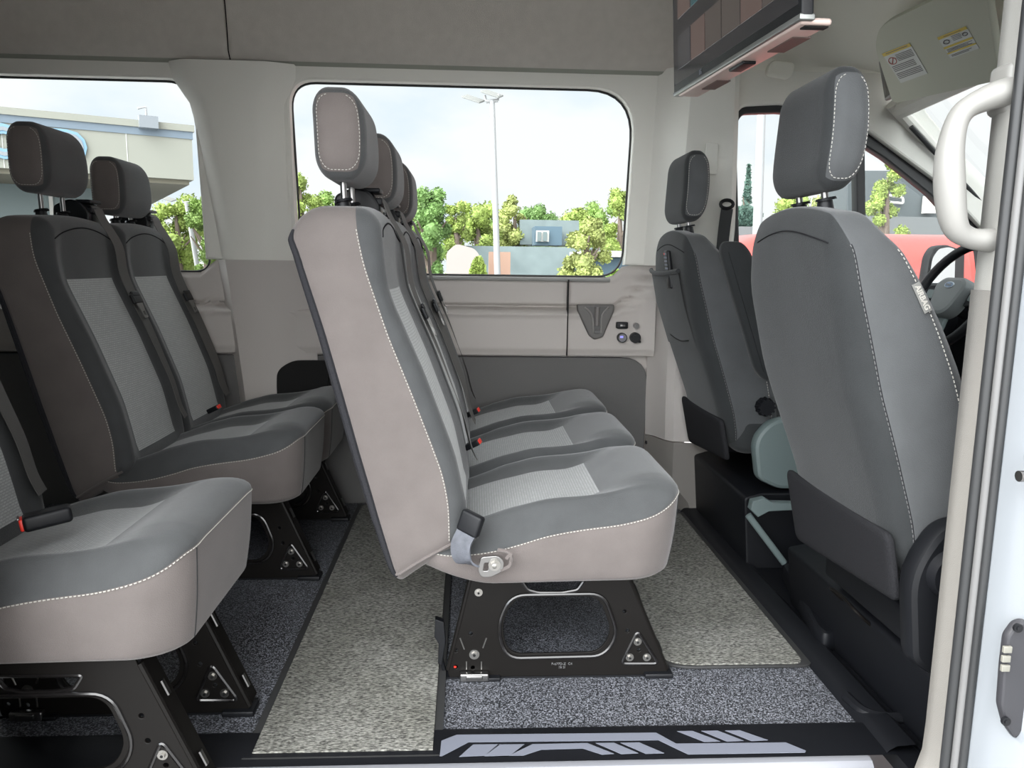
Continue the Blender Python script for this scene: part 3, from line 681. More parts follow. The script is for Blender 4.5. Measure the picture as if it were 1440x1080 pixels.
# floor with step edge
mb = MB(); mb.box((-3.2, 1.375, -.02), (1.6, 2.86, 0)); struct(mb.build('floor', M['floor'], smooth=False))
# sill plate: dark trim, rolled light edge, then the step riser
def extr(name, prof, x0, x1, mats, mi=None, parent=None):
    vs = [Vector((x, y, z)) for x in (x0, x1) for y, z in prof]; n = len(prof)
    fs = [(i, i+1, n+i+1, n+i) for i in range(n-1)]; return obj(name, vs, fs, mats, parent, mi)
prof = [(1.38, .0), (1.379, .006), (1.372, .008), (1.30, .007), (1.275, .006)]
struct(extr('trim_1', prof, -1.0, .80, M['satin']))
prof = [(1.275, .006), (1.268, .008), (1.258, .007), (1.25, .0), (1.246, -.012), (1.245, -.05)]
struct(extr('trim_2', prof, -1.0, .74, M['silver']))
struct(extr('trim_3', [(1.245, -.05), (1.25, -.18), (1.24, -.20), (1.02, -.21), (1.0, -.22), (.99, -.30)], -1.0, .74, M['satin']))
# scuff graphic: flat decals on the sill plate
sg = thing('sill_graphic', (.3, 1.33, .008), 'pale grey angular graphic printed on the black sill plate', 'decal')
zz = .0088
def dec(pts):
    q = [atZ(x, y, zz) for x, y in pts]; v, f = platev([(p.x, p.y) for p in q], [], lambda a, b, c: Vector((a, b, zz+c)), .0008); MB_ = MB(); MB_.add(v, f); MB_.build('graphic_stripe', M['scuff'], sg, smooth=False)
def zp(x, y): return (580+x*600/1440, 800+y*280/672)
for P_ in ([(98, 580), (150, 560), (822, 553), (890, 590), (1260, 586), (1328, 614), (1325, 620), (930, 626), (830, 578), (190, 585), (100, 632), (92, 632)],
           [(205, 593), (297, 592), (245, 630), (158, 634)], [(288, 593), (378, 592), (330, 629), (243, 632)], [(405, 592), (590, 588), (680, 624), (640, 627), (575, 606), (435, 610), (375, 630), (326, 630)],
           [(618, 588), (680, 587), (762, 622), (705, 625)], [(702, 587), (765, 586), (850, 622), (788, 624)],
           [(893, 548), (945, 547), (1038, 582), (985, 584)], [(975, 547), (1030, 546), (1118, 580), (1062, 583)], [(1055, 546), (1105, 545), (1200, 578), (1145, 581)]):
    dec([zp(*p) for p in P_])
# front floor rail (edge trim across the van behind the front seats)
fr = [(.775, .0), (.785, .012), (.80, .02), (.835, .022), (.85, .012), (.853, .0)]
vs = [Vector((x, y, z)) for y in (1.28, 2.72) for x, z in fr]; n = 6; o = obj('trim_4', vs, [(i, i+1, n+i+1, n+i) for i in range(n-1)], M['satin']); struct(o)
mb = MB(); mb.box((.845, 1.10, -.02), (1.7, 2.72, .003)); mb.box((.80, 1.10, -.03), (.86, 1.376, .002)); struct(mb.build('floor', M['satin'], smooth=False))
q = [(atZ(x, y, .025).x, atZ(x, y, .025).y) for x, y in ((1165, 1010), (1240, 1032), (1290, 1070), (1300, 1120), (1150, 1120))]
# curved corner moulding at step/pillar
mb = MB(); mb.tube(smooth_path([(.79, 1.46, .012), (.80, 1.40, .012), (.84, 1.385, .01), (.90, 1.385, .01)], 4), .012, 8); struct(mb.build('trim_5', M['satin']))

# far wall ------------------------------------------------------------
KT = .172
def yw(z): return 2.85-KT*max(0, z-.86)
def atW(px, py, off=0):
    d = ray(px, py); t = (2.85-off-KT*(H-.86))/(d.y+KT*d.z); return Vector((d.x*t, d.y*t, H+d.z*t))
def W(px, py): p = atW(px, py); return (p.x, p.z)
xf_w = lambda off: (lambda a, b, c: Vector((a, yw(b)-off+c, b)))
zs = .905
w2l, w2r = W(414, 200)[0], W(884, 260)[0]; w2t = W(640, 120)[1]; w2b = W(740, 389)[1]
w1r = W(283, 240)[0]; w1t = W(140, 110)[1]
w1l = -2.35; zt = 1.56
w1r2 = W(292, 365)[0]; w1r1 = W(276, 150)[0]
up = rpoly([(-3.2, zs), (w1l, zs), (w1l, w1t), (w1r1, w1t), (w1r2, zs), (w2l-.012, zs), (w2l, w2t), (w2r, w2t), (w2r, zs), (.74, zs), (.74, zt), (-3.2, zt)],
           [0, 0, .1, .085, 0, 0, .085, .16, 0, 0, 0, 0], 8)
o = plate('wall_left', up, [], M['wall_u'], xf_w(.0), .05, .008); struct(o)
# lower trim with a moulded crease, top edge follows the sill
def ztop(x):
    def dip(x, a, b): return sstep(a-.0, a+.05, x)*sstep(b, b-.06, x)
    d = max(dip(x, w2l-.03, w2r+.01), dip(x, w1l, w1r2+.03)); return zs-(zs-w2b)*d
cols = [-3.2+i*.03 for i in range(int((.69+3.2)/.03)+1)]; rows = 80; vs = []
def crease(x): return .735+.16*sstep(.50, .70, x)**1.5
for x in cols:
    for j in range(rows+1):
        t = j/rows; z = .572+(ztop(x)-.572)*t
        y = yw(z)-.004-.034*sstep(crease(x)+.013, crease(x)-.013, z)+.020*math.exp(-((z-crease(x)-.014)/.007)**2)-.006*math.exp(-((z-crease(x)+.012)/.01)**2)-.008*sstep(.60, .572, z)*-1
        y += .010*sstep(ztop(x)-.02, ztop(x), z)
        if x > .6: y -= .03*sstep(.62, .70, x)
        vs.append(Vector((x, y, z)))
    
fs = [(i*(rows+1)+j, (i+1)*(rows+1)+j, (i+1)*(rows+1)+j+1, i*(rows+1)+j+1) for i in range(len(cols)-1) for j in range(rows)]
struct(obj('wall_left', vs, fs, M['wall_l'], sharp=60))
# sill lip strip under windows + vertical seam
mb = MB(); mb.tube([Vector((w2l+.03+(w2r-w2l-.08)*i/10, yw(w2b)-.024, w2b-.008)) for i in range(11)], .007, 8); struct(mb.build('trim_6', pbr('sill_lip', (.27, .27, .26), .5)))
sx = W(795, 450)[0]; mb = MB(); mb.box((sx-.0015, 2.80, .572), (sx+.0015, 2.84, .85)); struct(mb.build('trim_7', M['hole'], smooth=False))
# backing and dark lower panel with rounded corner
mb = MB(); mb.box((-3.2, 2.866, -.05), (.82, 2.90, .60)); struct(mb.build('wall_left', M['wall_l'], smooth=False))
dkp = rpoly([(-3.2, -.02), (.655, -.02), (.66, .562), (-3.2, .562)], [0, 0, .10, 0]); struct(plate('wall_left', dkp, [], M['wall_d'], lambda a, b, c: Vector((a, 2.85+c, b)), .03, .004))
for (x, y) in ((913, 557), (910, 622)):
    p = atY(x, y, 2.832); mb = MB(); mb.cyl(p, p+Vector((0, -.006, 0)), .009, 14, r2=.005); props(mb.build('panel_rivet', M['satin']), 'dark round rivet on the lower wall panel, %s' % ('the upper of two beside the driver seat' if y < 600 else 'the lower of two beside the driver seat'), 'rivet')
# wheel arch style recess behind back bench
# pillar between windows: chamfered column
def column(name, xs, zs_, mat, base):
    # xs list of (x, protrusion) ; zs_ list of z with x scale/offset
    vs = []
    for z, k in zs_:
        for x, p in xs: vs.append(Vector((x+k(x), base(z)-p, z)))
    n = len(xs); fs = [(i*n+j, i*n+j+1, (i+1)*n+j+1, (i+1)*n+j) for i in range(len(zs_)-1) for j in range(n-1)]
    return struct(obj(name, vs, fs, mat, sharp=25))
c0, c1, c2, c3 = (W(x, 240)[0] for x in (290, 312, 376, 408))
lean = W(375, 340)[0]-W(372, 120)[0]
def kx(z): return lambda x: (z-1.2)*(-.12 if x < -.8 else .0)
def flare(z): return lambda x: (z-1.2)*(-.10 if x < (c1+c2)/2 else -.0)+sstep(1.40, 1.52, z)*(-.05 if x < (c1+c2)/2 else .05)
column('trim_8', [(c0, .02), (c0+.01, .03), (c1, .055), (c1+.02, .060), (c2-.02, .060), (c2, .055), (c3-.008, .03), (c3, .022)], [(z, flare(z)) for z in (.905, 1.0, 1.2, 1.38, 1.42, 1.46, 1.50, 1.545)], M['wall_u'], yw)
column('trim_9', [(c0-.02, .0), (c0, .03), (c1-.03, .058), (c1+.01, .063), (c2, .063), (c2+.03, .05), (c3+.03, .03), (c3+.07, .02)], [(z, flare(z)) for z in (.30, .45, .6, .8, .905)], M['wall_l'], yw)
# dark recess near back-bench
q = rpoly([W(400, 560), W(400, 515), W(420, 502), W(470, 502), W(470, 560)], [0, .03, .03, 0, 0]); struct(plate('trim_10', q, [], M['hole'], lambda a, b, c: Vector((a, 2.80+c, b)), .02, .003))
# driver-side B pillar: light upper, taupe lower
def yb(z): return 2.83-KT*max(0, z-.86)
column('trim_11', [(.60, -.005), (.635, .01), (.68, .055), (.715, .105), (.75, .115), (.84, .12), (.905, .12), (.93, .09)], [(z, lambda x, z=z: -.085*(z-.905) if x > .83 else 0) for z in (.905, 1.1, 1.3, 1.56)], M['wall_u'], yb)
def fl2(z): return lambda x: (.03*sstep(.35, .0, z) if x > .65 else 0)
column('trim_12', [(.655, -.005), (.68, .03), (.705, .10), (.73, .125), (.80, .13), (.935, .13)], [(z, fl2(z)) for z in (.272, .4, .56, .62, .74, .905)], M['wall_l'], yb)
column('trim_13', [(.66, -.005), (.685, .03), (.71, .10), (.735, .127), (.80, .135), (.95, .135)], [(z, lambda x, z=z: .08*sstep(.14, .0, z)) for z in (-.01, .04, .08, .13, .2, .269)], pbr('taupe_kick', (.19, .175, .16), .6), yb)
# seat belt of the driver on the pillar
dbelt = thing('hanging_belt', (.90, 2.68, .9), 'black driver seat belt hanging on the light pillar behind the driver headrest', 'seat belt')
ribbon('belt_strap', [Vector((.868, 2.652, 1.10)), Vector((.865, 2.668, 1.0)), Vector((.87, 2.688, .85)), Vector((.88, 2.690, .6))], .045, dbelt, M['rubber'], side=Vector((1, .2, 0)))
mb = MB(); mb.tube([Vector((.865+.022*math.cos(a*PI/8), 2.648, 1.115+.014*math.sin(a*PI/8))) for a in range(16)], .006, 8, closed=True); mb.build('belt_ring', M['blackp'], dbelt)
tbox('trim_14', (.775, 2.618, 1.21), (.815, 2.628, 1.31), M['wall_u'], kind='structure', ch=.002)

# glass panes
def pane(name, pts, rad, off=-.03, gasket=True):
    o = plate(name, rpoly(pts, rad, 8), [], M['glass'], xf_w(off), .004); struct(o)
    inner = rpoly([(p[0]*1, p[1]) for p in pts], rad, 8); cx = sum(p[0] for p in inner)/len(inner); cz = sum(p[1] for p in inner)/len(inner)
    mb = MB(); mb.tube([Vector((p[0], yw(p[1])-off-.004, p[1])) for p in inner], .006, 8, closed=True); g = mb.build('window_gasket', M['rubber'], o)
    return o
E_ = .003
def pane2(name, a, b, t0, bt, r):
    pts = [(a+E_, bt+E_), (b-E_, bt+E_), (b-E_, t0-E_), (a+E_, t0-E_)]; o = plate(name, rpoly(pts, r, 8), [], M['glass'], xf_w(-.02), .004); struct(o)
    mb = MB(); mb.tube([Vector((p[0], yw(p[1])+.008, p[1])) for p in rpoly(pts, r, 8)], .0038, 8, closed=True); g = mb.build('window_gasket', M['rubber'], o); return o
pane2('window_2', w2l-.004, w2r, w2t, w2b, [.06, .10, .16, .085]); pane2('window_1', w1l, w1r, w1t, w2b, [.1, .06, .085, .1])
mb = MB()
# outer window sill filler below glass (body)
mb.box((-3.2, 2.868, .5), (.86, 2.90, w2b+.002)); struct(mb.build('wall_left', M['rubber'], smooth=False))

# headliner: loft over X of a cross section from rail to top and down the near side
def roof_z(x): return 2.05-.48*sstep(.70, 1.24, x)-.08*sstep(1.22, 1.5, x)
def section(x):
    zr = 1.525; zt_ = roof_z(x); yN = 1.02+0*x
    k = sstep(.55, 1.3, x)
    pts = [(yw(1.50)-.002, 1.50), (yw(1.53)-.012, 1.53), (yw(1.545)-.03, 1.545), (2.695-.0, 1.552), (2.672, 1.575)]
    A = Vector((2.672, 1.575)); B = Vector((2.45, zt_)); 
    for i in range(1, 13):
        t = i/12; c1_ = Vector((2.655, 1.575+(zt_-1.575)*.75)); 
        p = A*(1-t)**2+c1_*2*t*(1-t)+B*t*t; pts.append((p.x, p.y))
    for y in (2.2, 1.9, 1.6, 1.4): pts.append((y, zt_+.02))
    pts += [(1.25, zt_-.01), (1.13, (zt_+1.6)/2+.05), (1.09, 1.60), (1.06, 1.50)]
    return pts
xs = [-3.2, -2.6, -2, -1.5, -1.0, -.90, -.881, -.879, -.877, -.86, -.6, -.3, 0, .3, .5, .6, .68, .7, .702, .72, .8, .9, 1.0, 1.1, 1.2, 1.3, 1.38, 1.46]
seamx = W(326, 60)[0]
xs = sorted([x for x in xs if not (-.95 < x < -.82)]+[seamx-.02, seamx-.004, seamx-.002, seamx, seamx+.002, seamx+.004, seamx+.02])
vs = []; mi = []
for x in xs:
    s = section(x); sm = 1 if abs(x-seamx) < .0025 else 0
    for i, (y, z) in enumerate(s): vs.append(Vector((x, y+(.006*sm if i > 3 and i < 16 else 0), z)))
n = len(section(0)); fs = []
for i in range(len(xs)-1):
    for j in range(n-1):
        fs.append((i*n+j, i*n+j+1, (i+1)*n+j+1, (i+1)*n+j)); mi.append(0 if j < 3 else (2 if xs[i] > .69 else (3 if abs(xs[i]+.001-seamx) < .003 else 1)))
struct(obj('ceiling', vs, fs, [M['rail'], M['liner'], M['liner2'], M['hole']], None, mi, sharp=50))
# outer roof skin so no light leaks
mb = MB(); mb.box((-3.3, .98, 2.12), (1.5, 2.95, 2.15)); struct(mb.build('ceiling', M['white'], smooth=False))
bw_ = plate('wall_back', [(.95, -.3), (2.95, -.3), (2.95, 2.15), (.95, 2.15)], [rpoly([(a, .86), (a+.72, .86), (a+.72, 1.55), (a, 1.55)], .06) for a in (1.16, 2.02)], M['wall_l'], lambda a, b, c: Vector((-3.25+c, a, b)), .06, .005); struct(bw_)
for k_, a in enumerate((1.16, 2.02)): struct(plate('window_%d' % (5+k_), rpoly([(a, .86), (a+.72, .86), (a+.72, 1.55), (a, 1.55)], .06), [], M['glassd'], lambda x, b, c: Vector((-3.25+c, x, b)), .004))
# near side wall behind the door opening and rail above it
struct(plate('wall_right', [(-3.25, -.3), (-.70, -.3), (-.70, 1.62), (-3.25, 1.62)], [rpoly([(-2.6, .87), (-1.2, .87), (-1.2, 1.48), (-2.6, 1.48)], .08)], M['wall_l'], lambda a, b, c: Vector((a, 1.04+c, b)), .04, .005))
struct(plate('window_7', rpoly([(-2.6, .87), (-1.2, .87), (-1.2, 1.48), (-2.6, 1.48)], .08), [], M['glassd'], lambda a, b, c: Vector((a, 1.04+c, b)), .004))
mb = MB(); mb.box((-3.25, .97, 1.62), (1.5, 1.06, 2.15)); mb.box((-.70, .97, 1.52), (.78, 1.06, 1.62)); struct(mb.build('wall_right', M['white'], smooth=False))

# cab: driver door wall with window opening, A pillar
CY = 2.70
C = lambda x, y: (lambda p: (p.x, p.z))(atY(x, y, CY))
win = rpoly([C(1033, 600), C(1029, 175), C(1040, 150), C(1100, 147), C(1195, 168), C(1250, 208), C(1318, 258), C(1400, 345), C(1430, 600)], [0, .03, .04, .03, .06, .05, .03, 0, 0], 6)
outer = rpoly([C(1022, 720), C(1018, 60), C(1240, 60), C(1286, 135), C(1300, 158), C(1345, 212), C(1400, 268), C(1480, 340), C(1520, 720)], [0, 0, 0, .03, .03, .03, 0, 0, 0], 6)
struct(plate('wall_left', outer, [win], M['wall_u'], lambda a, b, c: Vector((a, CY+c-.12*max(0, b-.95)*0, b)), .03, .008))
door = struct(plate('door_1', rpoly([C(1020, 640), C(1015, 150), C(1030, 136), C(1100, 134), C(1200, 152), C(1262, 198), C(1336, 254), C(1418, 340), C(1440, 640)], [0, .03, .03, .03, .06, .05, .03, 0, 0], 6),
   [rpoly([C(1043, 398), C(1037, 175), C(1046, 159), C(1100, 157), C(1188, 179), C(1205, 190), C(1208, 398)], [.005, .02, .02, .02, .02, .01, .01], 6),
    rpoly([C(1221, 398), C(1219, 205), C(1246, 222), C(1310, 273), C(1380, 350), C(1385, 398)], [.01, .01, .02, .02, .02, .01], 6)], M['rubber'], lambda a, b, c: Vector((a, CY+.03+c, b)), .04, .006))
struct(plate('window_3', [C(1030, 420), C(1030, 150), C(1200, 150), C(1330, 262), C(1400, 350), C(1400, 420)], [], M['glass'], lambda a, b, c: Vector((a, CY+.045+c, b)), .004))
mb = MB(); mb.box((C(1030, 600)[0]-.02, CY-.02, -.05), (2.4, CY+.05, C(1200, 400)[1])); struct(mb.build('door_1', M['satin'], smooth=False))
# dashboard and windscreen
da = thing('dashboard', (1.85, 2.0, .0), 'black dashboard behind the steering wheel at the front of the cab', 'dashboard')
mb = MB(); RBD = rbox(.22, .78, .26, .10, .08, .12); V, Fc = boxgrid(axis(.22, .1, 3, 4), axis(.78, .08, 6, 4), axis(.26, .12, 3, 5), lambda u, v, w: RBD(u, v, w)+Vector((1.92, 1.93, .50))); obj('dash_body', V, Fc, M['blackp'], da)
mb = MB(); mb.box((1.70, 2.28, .62), (1.86, 2.64, .80), 0, .03); mb.build('instrument_hood', M['satin'], da)

vs = [Vector(p) for p in ((1.50, 1.12, 1.45), (1.47, 2.70, 1.45), (2.25, 2.75, .80), (2.25, 1.05, .80))]; vs += [v+Vector((.004, 0, .003)) for v in vs]
struct(obj('window_4', vs, [(0, 1, 2, 3), (4, 5, 6, 7), (0, 1, 5, 4), (1, 2, 6, 5), (2, 3, 7, 6), (3, 0, 4, 7)], M['glass'], smooth=False))
mb = MB(); mb.tube([(1.50, 1.05, 1.47), (1.47, 2.2, 1.475), (1.45, 2.66, 1.44)], .03, 10); mb.tube([(1.42, 2.66, 1.46), (1.50, 2.68, 1.40), (1.75, 2.72, 1.20), (2.25, 2.76, .80)], .022, 10); struct(mb.build('trim_15', M['wall_u']))
mb = MB(); mb.tube([(1.49, 2.655, 1.385), (1.75, 2.69, 1.175), (2.25, 2.73, .775)], .008, 8); struct(mb.build('trim_16', M['rubber']))
mb = MB(); mb.box((2.2, 1.0, -.3), (2.5, 2.9, .80), 0, .05); struct(mb.build('wall_front', M['satin']))
# steering wheel
swc = Vector((1.555, 2.44, .818)); sw = thing('steering_wheel', swc, 'black steering wheel with an oval badge on its hub', 'steering wheel')
nx = Vector((-.90, 0, .43)).normalized(); e1 = Vector((0, -1, 0)); e2 = nx.cross(e1); e2 = e2 if e2.z > 0 else -e2
Rw = .185
mb = MB(); mb.tube([swc+e1*Rw*math.cos(2*PI*i/40)+e2*Rw*math.sin(2*PI*i/40) for i in range(40)], .0155, 12, closed=True); mb.build('wheel_rim', M['blackp'], sw)
XF = lambda q: swc+e1*q.x+e2*q.y+nx*q.z
v, f = platev(rpoly([(-.085, .035), (-.05, .062), (.05, .062), (.085, .035), (.06, -.05), (.03, -.075), (-.03, -.075), (-.06, -.05)], .02), [], lambda a, b, c: XF(Vector((a, b, c-.0))), .05, .014)
mb = MB(); mb.add(v, f); hub = mb.build('hub_cover', pbr('hub_grey', (.16, .175, .175), .45), sw)
for s in (-1, 1):
    v, f = platev(rpoly([(s*.075, .03), (s*.18, .025), (s*.18, -.02), (s*.075, -.03)], .01), [], lambda a, b, c: XF(Vector((a, b, c-.012))), .02, .005); mb = MB(); mb.add(v, f); sp = mb.build('wheel_spoke', M['satin'], sw)
    v, f = platev(rpoly([(s*.09, .018), (s*.14, .022), (s*.14, -.012), (s*.09, -.012)], .006), [], lambda a, b, c: XF(Vector((a, b, c+.0))), .006, .001); mb = MB(); mb.add(v, f); mb.build('switch_pad', M['greenp'], sp)
v, f = platev(rpoly([(-.02, -.07), (.02, -.07), (.035, -.17), (-.035, -.17)], .006), [], lambda a, b, c: XF(Vector((a, b, c-.012))), .015, .003); mb = MB(); mb.add(v, f); mb.build('wheel_spoke', M['greenp'], sw)
ov = [(.024*math.cos(2*PI*i/28), .0115*math.sin(2*PI*i/28)+.03) for i in range(28)]; v, f = platev(ov, [], lambda a, b, c: XF(Vector((a, b, c+.026))), .003, .0005); mb = MB(); mb.add(v, f); bdg = mb.build('oval_badge', pbr('badge_silver', (.55, .6, .66), .35), sw)
ov = [(.0205*math.cos(2*PI*i/28), .009*math.sin(2*PI*i/28)+.03) for i in range(28)]; v, f = platev(ov, [], lambda a, b, c: XF(Vector((a, b, c+.0282))), .001); mb = MB(); mb.add(v, f); mb.build('badge_field', pbr('badge_blue', (.18, .26, .38), .4), bdg)
v, f = textv('Ford', .014, lambda a, b, c: XF(Vector((-a, b+.03, c+.0292))), bold=.0003); mb = MB(); mb.add(v, f); mb.build('badge_lettering', M['white'], bdg, smooth=False)
mb = MB(); mb.tube(smooth_path([XF(Vector((.03, -.02, -.06))), XF(Vector((.12, -.06, -.05))), XF(Vector((.20, -.09, -.05)))], 5), .008, 8); mb.build('column_stalk', M['blackp'], sw)
mb = MB(); mb.tube([swc-nx*.03, swc-nx*.085], [.05, .045], 16); mb.build('column_shroud', M['blackp'], sw)
# door mirror outside
mi_ = thing('door_mirror', (1.72, 3.0, .75), 'large black driver door mirror outside the window with bright glass', 'mirror')
q = [atY(x, y, 2.98) for x, y in ((1300, 415), (1310, 360), (1322, 346), (1345, 343), (1385, 352), (1385, 440), (1300, 440))]
v, f = platev(rpoly([(p.x, p.z) for p in q], .02), [], lambda a, b, c: Vector((a, 3.02+c+(a-1.8)*.5, b)), .06, .012); mb = MB(); mb.add(v, f); mb.build('mirror_housing', M['blackp'], mi_)
q = [atY(x, y, 2.98) for x, y in ((1304, 410), (1313, 363), (1325, 350), (1345, 347), (1360, 350), (1360, 432), (1304, 432))]
v, f = platev(rpoly([(p.x, p.z) for p in q], .015), [], lambda a, b, c: Vector((a, 2.985+c+(a-1.8)*.5, b)), .006); mb = MB(); mb.add(v, f); mb.build('mirror_glass', M['mirror'], mi_)
mb = MB(); mb.tube([(1.80, 3.0, .74), (1.75, 2.76, .74)], .025, 10); mb.build('mirror_arm', M['blackp'], mi_)

# sun visor with two warning labels
va, vb, vc = Vector((1.16, 2.26, 1.545)), Vector((1.29, 2.38, 1.405)), atY(1404, 113, 1.98)
ex = (vc-vb); ey = (va-vb); nz = ex.cross(ey).normalized(); nz = nz if nz.z < 0 else -nz
sv = thing('sun_visor', vb, 'large light grey sun visor with two yellow and white warning labels', 'sun visor')
v, f = platev(rpoly([(-.04, .02), (1.05, .02), (1.05, 1.35), (.06, 1.25), (-.06, 1.0)], [.10, .1, .1, .25, .20], 8), [], lambda a, b, c: vb+ex*a+ey*b+nz*c, .022, .010); mb = MB(); mb.add(v, f); svb = mb.build('visor_panel', pbr('visor_vinyl', (.56, .57, .47), .8, bump=.2, bscale=400), sv)
def hit(px, py, off):
    d = ray(px, py); o_ = vb+nz*off; t = (o_-Vector((0, 0, H))).dot(nz)/d.dot(nz); return Vector((0, 0, H))+d*t
def quadlabel(name, cs, rows_, icons, hdrs):
    A, B, Cc, D = (hit(*c, .0125) for c in cs)  # tl,tr,br,bl
    L = lambda s, t, o_=0: (A.lerp(B, s)).lerp(D.lerp(Cc, s), t)+nz*o_
    def quad(s0, t0, s1, t1, o_): a = [L(s0, t0, o_), L(s1, t0, o_), L(s1, t1, o_), L(s0, t1, o_)]; return a+[p-nz*.0006 for p in a], [(0, 1, 2, 3), (7, 6, 5, 4), (0, 4, 5, 1), (1, 5, 6, 2), (2, 6, 7, 3), (3, 7, 4, 0)]
    mb = MB(); mb.add(*quad(0, 0, 1, 1, 0)); lab = mb.build(name, pbr('label_white', (.62, .64, .60), .5), svb, smooth=False)
    mb = MB()
    for t0, t1 in hdrs: mb.add(*quad(0, t0, 1, t1, .0008))
    mb.build('label_header', pbr('label_yellow', (.62, .48, .06), .5), svb, smooth=False)
    mb = MB()
    for s0, s1, t in rows_: mb.add(*quad(s0, t, s1, t+.018, .0012))
    mb.build('label_print', pbr('label_ink', (.12, .12, .12), .6), svb, smooth=False)
    mb = MB()
    for s, t, r, sl in icons:
        ring = [L(s+r*math.cos(k*PI/10), t+r*.8*math.sin(k*PI/10), .0012) for k in range(20)]
        mb.tube(ring, .0012, 4, closed=True)
        if sl: mb.tube([ring[7], ring[17]], .0012, 4)
    mb.build('label_icon', pbr('icon_'+('red' if icons[0][3] else 'grey'), (.5, .12, .1) if icons[0][3] else (.15, .15, .16), .6), svb, smooth=False)
def z2(x, y): return (1200+x*200/1440, 20+y*110/792)
quadlabel('warning_label', [z2(290, 400), z2(570, 292), z2(752, 600), z2(480, 698)], [(.12, .9, .035)]+[(.38, .95, .17+.045*k) for k in range(5)]+[(.06, .85, .46+.05*k) for k in range(4)]+[(.06, .94, .70+.05*k) for k in range(4)], [(.2, .30, .13, 1)], [(0, .1)])
quadlabel('warning_label', [z2(850, 235), z2(1140, 120), z2(1275, 345), z2(985, 450)], [(.2, .8, .06)]+[(.42, .72, .16+.06*k) for k in range(4)]+[(.06, .94, .60), (.06, .8, .65), (.06, .9, .70), (.1, .8, .87), (.1, .7, .92)], [(.2, .3, .10, 0), (.86, .27, .08, 0)], [(0, .12), (.47, .55), (.74, .80)])
mb = MB(); mb.tube([vb+ey*.15-ex*.03, vb+ey*.05-ex*.12+Vector((0, 0, .01)), vb+ey*.10-ex*.16+Vector((0, .03, .12))], .010, 8); mb.build('visor_pivot', M['ivory'], sv)
# ceiling handle cover
c = atY(1105, 92, 2.53); 
hc = thing('ceiling_handle', c, 'light grey recessed grab handle cover in the cab ceiling above the driver door', 'grab handle')
q = [atY(x, y, 2.55) for x, y in ((1084, 100), (1090, 80), (1126, 84), (1122, 106))]
v, f = platev(rpoly([(p.x, p.z) for p in q], .02), [], lambda a, b, cc: Vector((a, 2.60+cc-(b-1.55)*.35, b)), .03, .008); mb = MB(); mb.add(v, f); mb.build('handle_cover', M['liner2'], hc)

# television
tb = .530; ty0, ty1 = 1.30, 2.11
def tvp(y, h, d=0): # y across, h up the screen from bottom edge, d depth forward
    return Vector((tb-.06*h+d, y, 1.304+.998*h+.057*(y-1.285)))
tv = thing('television', (tb, (ty0+ty1)/2, 1.35), 'flat screen television hung from the roof, showing rows of tiles', 'television')
def tvbox(y0, y1, h0, h1, d0, d1, ch=0):
    mb = MB(); mb.box((y0, h0, d0), (y1, h1, d1), 0, ch, X=lambda q: tvp(q.x, q.y, q.z)); return mb
body = tvbox(ty0, ty1, 0, .50, 0, .022, .004).build('screen_body', M['blackp'], tv)
scr = pbr('screen_dark', (.012, .012, .014), .12, emit=(.010, .010, .012), es=1)
tvbox(ty0+.012, ty1-.012, .022, .49, -.0012, .002).build('screen', scr, tv, smooth=False)
tiles = []
tcol = {'b': (.050, .042, .038), 'p': (.075, .052, .046), 't': (.012, .05, .06), 'g': (.030, .030, .033)}
TM = {k: pbr('tile_'+k, tuple(v_*.25 for v_ in c_), .12, emit=c_, es=1.0) for k, c_ in tcol.items()}
def tile(y0, y1, h0, h1, k): tvbox(y0, y1, h0, h1, -.0022, -.001).build('screen_tile', TM[k], tv, smooth=False)
pat = ['g', 'p', 'b', 'b', 'p', 'b']
for i in range(6): tile(2.058-.118*(i+1)+.003, 2.058-.118*i-.003, .055, .135, pat[i])
for i, k in enumerate('ptbpbb'): tile(2.058-.118*(i+1)+(.003), 2.058-.118*i-.003, .165+.012, .245, k)
for i, k in enumerate('tptbgp'): tile(2.058-.118*(i+1)+(.003), 2.058-.118*i-.003, .29, .37, k)
tvbox(ty0, ty1, -.004, .006, -.002, .024, .002).build('bottom_bezel', pbr('bezel_silver', (.25, .26, .25), .3, metal=.6), tv)
und = tvbox(ty0+.012, ty1-.03, -.008, .003, .004, .058, .005).build('speaker_bar', pbr('pink_metal', (.66, .52, .47), .4, metal=.2), tv)
for a, b in ((1.40, 1.52), (1.83, 1.95)): tvbox(a, b, -.0100, -.007, .028, .060).build('speaker_grille', pbr('grille_brown', (.13, .09, .08), .6), und, smooth=False)
tvbox(1.61, 1.70, -.014, -.006, .012, .04, .003).build('control_pad', M['blackp'], und)
tvbox(1.32, 1.34, -.0105, -.007, .015, .055).build('vent_slot', M['hole'], und, smooth=False)
v, f = textv('LG', .016, lambda a, b, c: tvp(1.86-a, .0145+b, -.0018-c)); mb = MB(); mb.add(v, f); mb.build('maker_mark', M['scuff'], tv, smooth=False)
mb = MB(); mb.box((.60, 1.60, 1.45), (.66, 1.80, 1.56), 0, .01); mb.box((.62, 1.66, 1.54), (.72, 1.74, 2.06), 0, .01); mb.build('ceiling_mount', M['blackp'], tv)

